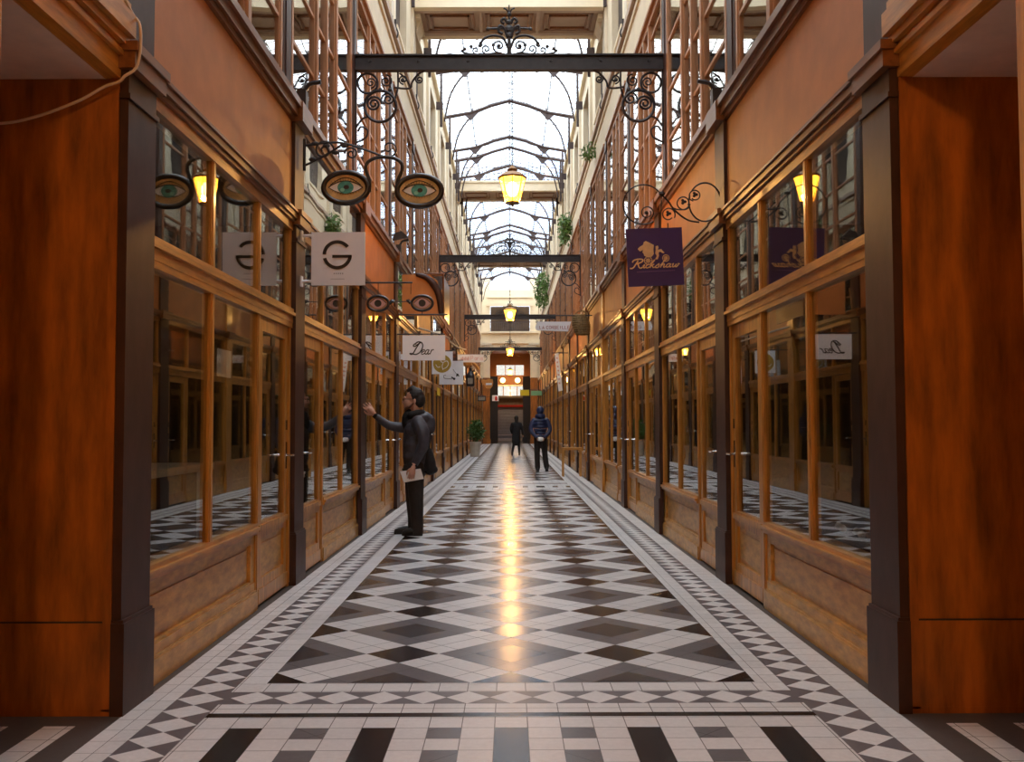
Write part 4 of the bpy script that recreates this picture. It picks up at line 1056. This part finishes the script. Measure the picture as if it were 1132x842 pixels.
for s, nm in ((-1, 'left'), (1, 'right')):
    for k in range(3, 13):
        q = MB(); yk = DP[k]+PW/2
        q.box(s*1.85, s*1.91, yk-.02, yk+.02, 7.80, 7.96); q.tube([(s*1.86, yk, 7.84), (s*1.82, yk, 7.74), (s*1.84, yk, 7.66)], .014, 6, sub=3)
        o = q.build('wall_hook', M['iron_dark'], org=(s*1.85, yk, 7.8))
        tag(o, f'black iron hook on the cream wall, {NUM[k-3]} from the camera on the {nm}', 'hook', f'black hooks along the {nm} cream wall')

# reflections are real; a few displays inside the near shops
for (x, y0_, y1_, z0, z1, lab) in ((-1.889, 6.12, 6.42, 1.66, 1.84, 'small white paper notice inside the nearest left shop window'),
                                   (1.8895, 4.90, 5.02, .645, .72, 'small white card in the lower corner of the nearest right shop window')):
    q = MB(); q.box(x, x+.003*(1 if x > 0 else -1), y0_, y1_, z0, z1)
    tag(q.build('paper_notice', M['paper'], org=(x, y0_, z0)), lab, 'notice')
q = MB(); q.box(2.15, 2.75, 4.9, 6.9, .58, .62); q.box(2.2, 2.7, 4.95, 6.85, 0.04, .58); tag(q.build('display_bench', M['dark'], org=(2.4, 5.9, .04)), 'dark low display bench inside the nearest right shop', 'bench')
for i in range(10):
    yb_ = 5.02+i*.17; q = MB(); q.lathe([(.018, .62), (.026, .632), (.022, .65), (.008, .665)], 2.22+.03*(i % 2), yb_, 10)
    tag(q.build('trinket', M['paper'], org=(2.22, yb_, .62)), 'tiny pale trinket in the row on the bench behind the right window', 'trinket', 'row of trinkets on the display bench')
q = MB(); q.box(-2.9, -2.3, 5.0, 7.4, 1.0, 1.05); q.box(-2.88, -2.82, 5.05, 5.1, .04, 1.0); q.box(-2.4, -2.34, 5.05, 5.1, .04, 1.0); q.box(-2.88, -2.82, 7.3, 7.35, .04, 1.0); q.box(-2.4, -2.34, 7.3, 7.35, .04, 1.0)
tag(q.build('counter', M['pot'], org=(-2.6, 6.2, 0.04)), 'pale narrow counter inside the nearest left shop', 'counter')

# ------------------------------------------------------------------ plants
def foliage(q, c, r, n, ls, droop=0, seed=1):
    rnd = random.Random(seed)
    for i in range(n):
        while True:
            p = Vector([rnd.uniform(-1, 1) for _ in range(3)])
            if p.length < 1: break
        p = Vector((c[0]+p.x*r[0], c[1]+p.y*r[1], c[2]+p.z*r[2]))
        d = Vector([rnd.uniform(-1, 1), rnd.uniform(-1, 1), rnd.uniform(-.5, 1)-droop]).normalized()
        sd = d.cross(Vector((rnd.uniform(-1, 1), rnd.uniform(-1, 1), 1))).normalized()
        l = ls*rnd.uniform(.6, 1.3); nn = d.cross(sd)*l*.12
        q.add([p, p+d*l*.5+sd*l*.22+nn, p+d*l, p+d*l*.5-sd*l*.22+nn], [(0, 1, 2, 3)])
y = 38.5
x = -1.43
t = thing('potted_plant', 'bushy green plant in a pale tapering pot by the left shops', 'plant', (x, y, 0))
q = MB(); q.lathe([(.17, 0), (.19, .02), (.235, .54), (.25, .55), (.25, .6), (.2, .6)], x, y, 16); q.build('pot', M['pot'], t)
q = MB(); foliage(q, (x+.04, y, 1.02), (.33, .33, .40), 700, .16, 0, 3); q.build('foliage', M['leaf'], t)
q = MB()
for i in range(7): a = i*.9; q.tube([(x, y, .58), (x+.08*cos(a), y+.08*sin(a), .8), (x+.06+.25*cos(a), y+.25*sin(a), 1.1)], .012, 5)
q.build('stems', M['wicker'], t)
for i, (px, py, yd, rx, rz, nl, lab) in enumerate(((651, 166, 21.0, .16, .2, 90, 'small tuft of green plant on the right cream ledge, nearest'),
                                              (624.5, 252, 29.0, .22, .50, 400, 'trailing green plant hanging from the right cream ledge'),
                                              (600, 320, 47.0, .45, .95, 700, 'largest trailing green plant, far up on the right'))):
    x, z = at(px, py, yd)
    q = MB(); foliage(q, (x, yd, z), (rx, .25, rz), nl, .12+.03*i, .8, 10+i)
    q.tube([(1.86, yd, z+rz*.9), (x, yd, z+rz*.8), (x, yd, z-rz*.6)], .015, 5, sub=3)
    tag(q.build('hanging_plant', M['leaf2'], org=(x, yd, z)), lab, 'plant', 'trailing plants on the right ledge')
# pine table
y = 24.0
t = thing('side_table', 'narrow pine table standing against the right shops', 'table', (1.56, y, 0))
q = MB(); q.box(1.30, 1.80, y, y+.32, .70, .73); q.box(1.33, 1.77, y+.02, y+.30, .665, .70); q.build('tabletop', M['pine'], t)
for xx_ in (1.31, 1.75):
    for yy_ in (y+.01, y+.27): q = MB(); q.box(xx_, xx_+.045, yy_, yy_+.04, 0, .70); q.build('leg', M['pine'], t)

# ------------------------------------------------------------------ people
def blob(name, prims, vox, m, parent, sm=2):
    "closed pieces fused into one continuous surface"
    q = MB()
    for p in prims:
        if p[0] == 'c':
            _, pts, rs = p[:3]; fl_ = p[3] if len(p) > 3 else 1.0
            P = [Vector(a) for a in pts]
            q.tube(P, list(rs), 12, sub=5, flat=fl_)
            q.ell(P[0], (rs[0],)*3, 12); q.ell(P[-1], (rs[-1],)*3, 12)
        elif p[0] == 'e':
            rot = p[3] if len(p) > 3 else None
            q.ell(p[1], p[2], 16, rot=rot)
        elif p[0] == 'b': q.box(*p[1])
    o = q.build(name, m, parent, smooth=True)
    md = o.modifiers.new('fuse', 'REMESH'); md.mode = 'VOXEL'; md.voxel_size = vox; md.use_smooth_shade = True
    if sm: s_ = o.modifiers.new('smooth', 'SMOOTH'); s_.factor = .5; s_.iterations = sm
    return o
RY = lambda a: Matrix.Rotation(a, 3, 'Y')
RX = lambda a: Matrix.Rotation(a, 3, 'X')
def hand(prims, w, d, n, th_side, sc=1.0, curl=.3, spread=1.0):
    "palm from wrist w along d; n = palm normal (towards which the fingers curl); th_side = +1/-1 side of the thumb"
    w = Vector(w); d = Vector(d).normalized(); n = Vector(n); n = (n-d*n.dot(d)).normalized(); s_ = d.cross(n)*th_side
    k = sc
    prims.append(('c', [w, w+d*.03*k, w+d*.075*k], [.026*k, .030*k, .030*k]))
    prims.append(('c', [w+d*.03*k+s_*.018*k, w+d*.085*k+s_*.022*k], [.017*k, .015*k]))
    prims.append(('c', [w+d*.03*k-s_*.018*k, w+d*.08*k-s_*.024*k], [.017*k, .014*k]))
    for i, (o_, l_) in enumerate(((.030, .072), (.010, .080), (-.011, .074), (-.031, .058))):
        b = w+d*.085*k+s_*o_*k
        dd = (d+s_*o_*3*spread).normalized()
        m1 = b+(dd*.9+n*curl*.6).normalized()*l_*.45*k
        m2 = m1+(dd*.75+n*curl*1.5).normalized()*l_*.32*k
        m3 = m2+(dd*.5+n*curl*2.2).normalized()*l_*.28*k
        prims.append(('c', [b-d*.02*k, b, m1, m2, m3], [.010*k, .0098*k, .009*k, .0082*k, .0068*k]))
    tb_ = w+d*.025*k+s_*.025*k
    prims.append(('c', [tb_, tb_+(d*.6+s_*.7+n*.2).normalized()*.035*k, tb_+(d*.9+s_*.55+n*.4).normalized()*.066*k, tb_+(d*1.1+s_*.4+n*.5).normalized()*.088*k], [.015*k, .012*k, .010*k, .008*k]))

# --- man in profile at the left, facing the shop glass (towards -x)
mx, my = at(457, 590, 11.6)[0], 11.6
S_ = .01113
def Q(px, py, dy=0): return (mx+(px-457)*S_, my+dy, 1.35+(467.0-py)*S_)
t = thing('person', 'man in dark padded jacket and scarf touching the left shop glass, holding a paper', 'person', (mx, my, 0))
body = [
    ('e', Q(457.5, 439.0), (.098, .076, .112)), ('e', Q(453.5, 445), (.082, .064, .082)),        # skull, face
    ('c', [Q(450.0, 450), Q(451.5, 453.5), Q(456, 453)], [.030, .032, .04]),                    # jaw and chin
    ('c', [Q(447.2, 440.5), Q(445.2, 443.8), Q(447.0, 445.3)], [.010, .0145, .013]),             # nose
    ('c', [Q(447.2, 438.6, -.025), Q(447.2, 438.6, .025)], [.014, .014]),                        # brow
    ('c', [Q(447.3, 448.3, -.018), Q(446.8, 448.3), Q(447.3, 448.3, .018)], [.008, .010, .008]), # mouth
    ('e', Q(458.5, 443, -.078), (.018, .010, .032)), ('e', Q(458.5, 443, .078), (.018, .010, .032)),
    ('c', [Q(458, 449), Q(461, 462), Q(461.5, 470)], [.055, .060, .08]),
    ('e', Q(460, 480), (.12, .15, .19)), ('e', Q(459, 505), (.11, .14, .15)), ('e', Q(458, 520), (.12, .16, .10)),
    ('c', [Q(462, 465, -.14), Q(468.5, 487, -.21), Q(461, 507, -.20), Q(459, 514, -.235)], [.065, .050, .04, .028]),
    ('c', [Q(459, 464, .14), Q(441, 470.5, .19), Q(425, 467.5, .17), Q(412.5, 457.5, .12)], [.065, .048, .038, .027]),
    ('c', [Q(459, 520, -.08), Q(459, 555, -.085), Q(461, 584, -.08)], [.085, .06, .045]),
    ('c', [Q(457, 520, .08), Q(456, 555, .085), Q(456, 583, .08)], [.085, .06, .045]),
    ('c', [Q(461, 585, -.08), Q(452, 588, -.09)], [.042, .035]), ('c', [Q(455, 583, .08), Q(446, 587, .09)], [.042, .035]),
]
hand(body, Q(412.5, 457.0, .12), Vector((-.66, -.05, .75)), Vector((-.25, .95, -.1)), 1, 1.12, .08, 2.2)
hand(body, Q(459, 514, -.24), Vector((-.22, -.02, -1)), Vector((-.2, .95, .0)), -1, 1.0, .45, .8)
blob('body', body, .0065, M['skin'], t, 1)
jk = [
    ('e', Q(461.5, 474), (.165, .205, .145)), ('e', Q(460.5, 490), (.165, .19, .19)), ('e', Q(459, 504), (.155, .18, .14)),
    ('c', [Q(459.5, 508), Q(459.5, 517)], [.145, .142]), ('c', [Q(461, 470), Q(460.5, 482), Q(460, 496), Q(459.5, 510)], [.155, .168, .168, .15]),
    ('c', [Q(463, 466, -.15), Q(468.5, 476, -.205), Q(470.0, 488, -.225), Q(465, 500, -.22), Q(460, 510.5, -.195)], [.085, .085, .072, .060, .046]),
    ('c', [Q(458, 465, .15), Q(447, 470.5, .19), Q(440.5, 471.5, .19), Q(427, 468.5, .17), Q(415.5, 460, .13)], [.085, .075, .066, .054, .040]),
    ('c', [Q(467, 458), Q(473, 464), Q(473, 472)], [.06, .085, .09]), ('c', [Q(462, 461, -.10), Q(470, 461, -.05), Q(472, 461, .05), Q(462, 461, .10)], [.045, .055, .055, .045]),
]
blob('jacket', jk, .010, M['jacket'], t, 2)
q = MB()
for zc, r1 in ((517.3, .150),): q.tube([(Q(459.5, zc)[0]+(r1+.002)*cos(a), my+(r1+.006)*sin(a), Q(459, zc)[2]) for a in [2*pi*k/24 for k in range(24)]], .016, 8, closed=True)
q.tube([Q(414.5, 459.2, .127), Q(411.8, 457.2, .12)], [.036, .033], 12); q.tube([Q(459.8, 510.5, -.195), Q(459, 514, -.225)], [.043, .038], 12)
q.build('jacket_cuffs', M['scarf'], t, smooth=True)
blob('scarf', [('c', [Q(452.5, 455, 0), Q(451, 461, -.02), Q(450.0, 468, .0), Q(451.5, 474, .0)], [.055, .075, .065, .040]), ('c', [Q(455, 458, -.09), Q(462, 456.5, -.085), Q(466, 456, 0), Q(462, 456.5, .085), Q(455, 458, .09)], [.048, .05, .05, .05, .048]),
               ('c', [Q(450.5, 458, -.04), Q(449.5, 466, -.05), Q(453, 472, -.06)], [.045, .04, .03]), ('e', Q(457, 461), (.10, .11, .06))], .009, M['scarf'], t, 2)
blob('trousers', [('e', Q(458.5, 517), (.150, .170, .12)), ('c', [Q(459.5, 515, -.075), Q(460.5, 545, -.085), Q(461.5, 570, -.08), Q(461.5, 585.5, -.08)], [.120, .092, .078, .078]),
                  ('c', [Q(457, 515, .075), Q(455.5, 545, .085), Q(456.5, 570, .085), Q(456.5, 583.5, .085)], [.118, .090, .074, .074])], .010, M['trousers'], t, 2)
for dy, x0_, bt in ((-.085, 0, 592.6), (.09, -9, 590.3)):
    zc = .035
    X = lambda px: mx+(px-457)*S_
    blob('shoe', [('c', [(X(464+x0_*.6), my+dy, .055), (X(456+x0_), my+dy-.01, .05), (X(448.5+x0_*1.15), my+dy-.02, .036)], [.050, .050, .034]),
                  ('b', (X(445.5+x0_*1.15), X(468+x0_*.6), my+dy-.05, my+dy+.045, 0.0, .022)), ('c', [(X(462+x0_*.5), my+dy, .07), (X(461+x0_*.5), my+dy, .12)], [.05, .05])], .008, M['shoe'], t, 1)
blob('hair', [('e', Q(459.5, 436.8), (.103, .082, .105)), ('e', Q(463.5, 441.5), (.075, .084, .095)), ('c', [Q(452.5, 431.0, 0), Q(456, 429.8, 0)], [.036, .05]), ('c', [Q(457, 437, -.076), Q(457.5, 441, -.080)], [.012, .007])], .008, M['hair'], t, 1)
blob('beard', [('c', [Q(449.3, 450.8, -.03), Q(449.0, 452.2, 0), Q(449.3, 450.8, .03)], [.020, .026, .020]), ('c', [Q(450, 450.5, -.045), Q(454, 448.5, -.064), Q(457.3, 445, -.072)], [.020, .016, .010])], .006, M['stubble'], t, 1)
q = MB()
for dy in (-.034, .034): q.tube([(Q(446.6, 441.2)[0]-.006, my+dy+.024*cos(a), Q(446, 441.2)[2]+.018*sin(a)) for a in [2*pi*k/16 for k in range(16)]], .0032, 6, closed=True)
q.tube([Q(446.4, 440.5, -.058), Q(458, 440.5, -.083)], .0032, 5); q.tube([Q(446.4, 440.5, .058), Q(458, 440.5, .083)], .0032, 5); q.tube([Q(446.2, 441, -.01), Q(446.2, 441, .01)], .003, 5)
q.build('spectacles', M['ink'], t)
# paper and bag are carried things
P4 = [Q(444.5, 518.5, -.205), Q(466.5, 515.5, -.205), Q(470.0, 526.5, -.21), Q(448.5, 530.5, -.205)]
q = MB(); o_ = Vector((0, .006, 0)); q.add([Vector(p) for p in P4]+[Vector(p)+o_ for p in P4], [(0, 1, 2, 3)[::-1], (4, 5, 6, 7), (0, 1, 5, 4), (1, 2, 6, 5), (2, 3, 7, 6), (3, 0, 4, 7)])
tag(q.build('paper_sheet', M['paper'], org=P4[0]), "folded white paper held in the man's lowered hand", 'paper')
t = thing('shoulder_bag', 'black shoulder bag hanging behind the hip of the man at the shop glass', 'bag', Q(474, 508, 0))
blob('bag_body', [('c', [Q(472, 499, -.02), Q(474, 510, -.02), Q(475.5, 517, -.02)], [.07, .085, .075], 1.0), ('c', [Q(468, 514, -.05), Q(480, 517.5, -.03)], [.05, .045]), ('c', [Q(470, 497, .0), Q(466, 510, .0)], [.06, .06])], .010, M['bag'], t, 2)
q = MB(); q.tube([Q(473, 497, -.05), Q(475.5, 478, -.06), Q(468, 461, -.02), Q(452, 476, .10), Q(450, 492, .14)], .016, 6, sub=5, flat=.5); q.build('strap', M['bag'], t)

# --- generic figure seen from behind / walking, built around its own feet
def figure(x, y, h, name_label, coat, legm, pose):
    t = thing('person', name_label, 'person', (x, y, 0)); k = h/1.78
    def V(a, b, c): return (x+a*k, y+b*k, c*k)
    return t, V, k
# man in the navy hooded jacket
bx_, _ = at(597.5, 521, 26.6)
t, V, k = figure(bx_, 26.6, 1.80, 'person seen from behind in navy hooded jacket, hands clasped behind the back', None, None, None)
body = [('e', V(0, 0, 1.66), (.08, .095, .115)), ('c', [V(0, 0, 1.58), V(0, 0, 1.45)], [.055, .07]), ('e', V(0, 0, 1.25), (.18, .12, .22)), ('e', V(0, 0, 1.0), (.16, .12, .15)),
        ('e', V(0, .095, 1.655), (.014, .02, .02)), ('e', V(-.082, 0, 1.66), (.01, .018, .03)), ('e', V(.082, 0, 1.66), (.01, .018, .03)),
        ('c', [V(-.07, 0, .95), V(-.085, .02, .5), V(-.07, .02, .09)], [.09, .06, .045]), ('c', [V(.07, 0, .95), V(.11, -.02, .5), V(.155, -.06, .12)], [.09, .06, .045]),
        ('c', [V(-.07, .02, .05), V(-.09, .16, .045)], [.045, .035]), ('c', [V(.155, -.06, .09), V(.19, .06, .045)], [.045, .035]),
        ('c', [V(-.17, 0, 1.41), V(-.235, -.06, 1.15), V(-.10, -.16, .93)], [.06, .048, .032]), ('c', [V(.17, 0, 1.41), V(.235, -.06, 1.15), V(.10, -.16, .93)], [.06, .048, .032])]
hand(body, V(-.10, -.16, .93), Vector((.8, -.1, -.5)), Vector((0, -1, 0)), 1, 1, .3); hand(body, V(.10, -.17, .93), Vector((-.8, -.1, -.5)), Vector((0, -1, 0)), -1, 1, .3)
blob('body', body, .009, M['skin'], t, 1)
jk = [('e', V(0, 0, 1.33), (.205, .14, .16))]
for i in range(6): zc = 1.40-.085*i; jk.append(('e', V(0, 0, zc), (.205-.010*max(0, i-2), .145, .060)))
for s in (-1, 1):
    pts = [V(s*.175, 0, 1.41), V(s*.235, -.03, 1.28), V(s*.255, -.06, 1.14), V(s*.19, -.13, 1.02), V(s*.11, -.17, .95)]
    jk.append(('c', pts, [.072, .070, .066, .055, .044]))
blob('jacket', jk, .012, M['navy'], t, 1)
blob('hood', [('e', V(0, -.005, 1.68), (.105, .115, .125)), ('c', [V(-.08, 0, 1.52), V(0, -.06, 1.52), V(.08, 0, 1.52)], [.07, .075, .07])], .012, M['navy'], t, 2)
blob('trousers', [('e', V(0, 0, .95), (.17, .13, .14)), ('c', [V(-.08, 0, .92), V(-.09, .02, .5), V(-.08, .02, .10)], [.105, .082, .075]), ('c', [V(.08, 0, .92), V(.12, -.02, .5), V(.165, -.06, .13)], [.105, .082, .075])], .012, M['trousers'], t, 2)
for s, px_, py_, pz_ in ((-1, -.08, .02, 0), (1, .17, -.06, .0)):
    blob('shoe', [('c', [V(px_, py_-.05, .055), V(px_+s*.01, py_+.12, .045)], [.05, .04]), ('b', (V(px_-.045, 0, 0)[0], V(px_+.045, 0, 0)[0], V(0, py_-.09, 0)[1], V(0, py_+.15, 0)[1], 0, .03)), ('c', [V(px_, py_-.04, .06), V(px_, py_-.02, .14)], [.05, .05])], .010, M['shoe'], t, 1)
c = V(0.0, -.235, .895)
q = MB(); q.ell(c, (.085, .045, .062), 14); q.ell((c[0]-.04, c[1], c[2]+.02), (.05, .035, .04), 10)
tag(q.build('white_cap', M['paper'], org=c, smooth=True), 'rounded white cap held behind the back of the person in navy', 'cap')

# woman walking in black
wx, _ = at(571, 503, 40)
t, V, k = figure(wx, 40.0, 1.66, 'person in a black knee length coat walking away, far down the arcade', None, None, None)
body = [('e', V(0, 0, 1.66), (.08, .095, .11)), ('e', V(0, .095, 1.65), (.012, .02, .02)), ('e', V(-.08, 0, 1.65), (.01, .018, .03)), ('e', V(.08, 0, 1.65), (.01, .018, .03)),
        ('c', [V(0, 0, 1.6), V(0, 0, 1.45)], [.05, .06]), ('e', V(0, 0, 1.25), (.15, .11, .22)), ('e', V(0, 0, 1.0), (.15, .12, .15)),
        ('c', [V(-.06, 0, .95), V(-.12, .02, .5), V(-.19, .0, .12)], [.085, .055, .04]), ('c', [V(.06, 0, .95), V(.10, .05, .5), V(.13, .05, .09)], [.085, .055, .04]),
        ('c', [V(-.19, 0, .10), V(-.21, .12, .05)], [.04, .03]), ('c', [V(.13, .05, .07), V(.14, .17, .045)], [.04, .03]),
        ('c', [V(-.17, 0, 1.4), V(-.22, .03, 1.15), V(-.18, .12, .98)], [.055, .042, .03]), ('c', [V(.17, 0, 1.4), V(.25, -.02, 1.15), V(.29, 0, .92)], [.055, .042, .03])]
hand(body, V(-.18, .12, .97), Vector((0, .4, -1)), Vector((1, 0, 0)), 1, 1, .3); hand(body, V(.29, 0, .91), Vector((.1, .1, -1)), Vector((-1, 0, 0)), -1, 1, .4)
blob('body', body, .010, M['skin'], t, 1)
blob('coat', [('e', V(0, 0, 1.36), (.20, .13, .14)), ('c', [V(0, 0, 1.3), V(0, 0, 1.05), V(-.01, 0, .80), V(-.01, 0, .62)], [.165, .165, .18, .185]),
              ('c', [V(-.18, 0, 1.40), V(-.24, .03, 1.18), V(-.19, .11, 1.0)], [.07, .06, .048]), ('c', [V(.18, 0, 1.40), V(.26, -.02, 1.18), V(.29, 0, .94)], [.07, .06, .048])], .013, M['blackcoat'], t, 2)
blob('hair', [('e', V(0, -.015, 1.67), (.095, .105, .115)), ('c', [V(0, -.05, 1.6), V(0, -.06, 1.48)], [.085, .06])], .012, M['hair'], t, 1)
blob('trousers', [('c', [V(-.06, 0, .85), V(-.12, .02, .5), V(-.185, 0, .14)], [.085, .062, .05]), ('c', [V(.06, 0, .85), V(.10, .05, .5), V(.13, .05, .12)], [.085, .062, .05]), ('e', V(0, 0, .88), (.13, .11, .1))], .012, M['blackcoat'], t, 1)
for px_, py_ in ((-.19, 0), (.13, .05)):
    blob('shoe', [('c', [V(px_, py_-.04, .06), V(px_, py_+.14, .04)], [.045, .035]), ('b', (V(px_-.035, 0, 0)[0], V(px_+.035, 0, 0)[0], V(0, py_-.08, 0)[1], V(0, py_+.16, 0)[1], 0, .03)), ('c', [V(px_, py_-.03, .06), V(px_, py_-.02, .16)], [.045, .045])], .010, M['shoe'], t, 1)
c = V(.36, 0, .72)
t = thing('handbag', "small dark handbag carried in the far walker's right hand", 'bag', c)
q = MB(); q.prism([(c[0]-.10, c[2]-.10), (c[0]+.13, c[2]-.13), (c[0]+.10, c[2]+.07), (c[0]-.08, c[2]+.09)], 'y', c[1]-.05, c[1]+.05); q.build('bag_body', M['bag'], t)
q = MB(); q.tube([(c[0]-.05, c[1], c[2]+.08), (c[0]-.06, c[1], c[2]+.14), (c[0]+.03, c[1], c[2]+.16), (c[0]+.06, c[1], c[2]+.07)], .01, 6, sub=3); q.build('handle', M['bag'], t)

# ------------------------------------------------------------------ world, view
sc = bpy.context.scene
wd = bpy.data.worlds.new('sky'); sc.world = wd; wd.use_nodes = True; nt = wd.node_tree; L = nt.links; N = nt.nodes.new
bg = nt.nodes['Background']
tc = N('ShaderNodeTexCoord'); nz = N('ShaderNodeTexNoise'); nz.inputs['Scale'].default_value = 2.2; nz.inputs['Detail'].default_value = 4
L.new(tc.outputs['Generated'], nz.inputs[0])
cr = N('ShaderNodeValToRGB'); cr.color_ramp.elements[0].position = .38; cr.color_ramp.elements[0].color = (.62, .76, 1.0, 1); cr.color_ramp.elements[1].position = .55; cr.color_ramp.elements[1].color = (1, 1, .97, 1)
L.new(nz.outputs[0], cr.inputs[0]); L.new(cr.outputs[0], bg.inputs[0]); bg.inputs[1].default_value = 3.0
sc.view_settings.view_transform = 'Standard'; sc.view_settings.look = 'None'; sc.view_settings.gamma = 1; sc.view_settings.use_curve_mapping = False
sc.view_settings.exposure = 0.72
sc.cycles.max_bounces = 10; sc.cycles.diffuse_bounces = 5; sc.cycles.glossy_bounces = 5; sc.cycles.transparent_max_bounces = 24; sc.cycles.transmission_bounces = 6
sc.cycles.sample_clamp_indirect = 6; sc.cycles.use_denoising = True; sc.cycles.caustics_reflective = False; sc.cycles.caustics_refractive = False
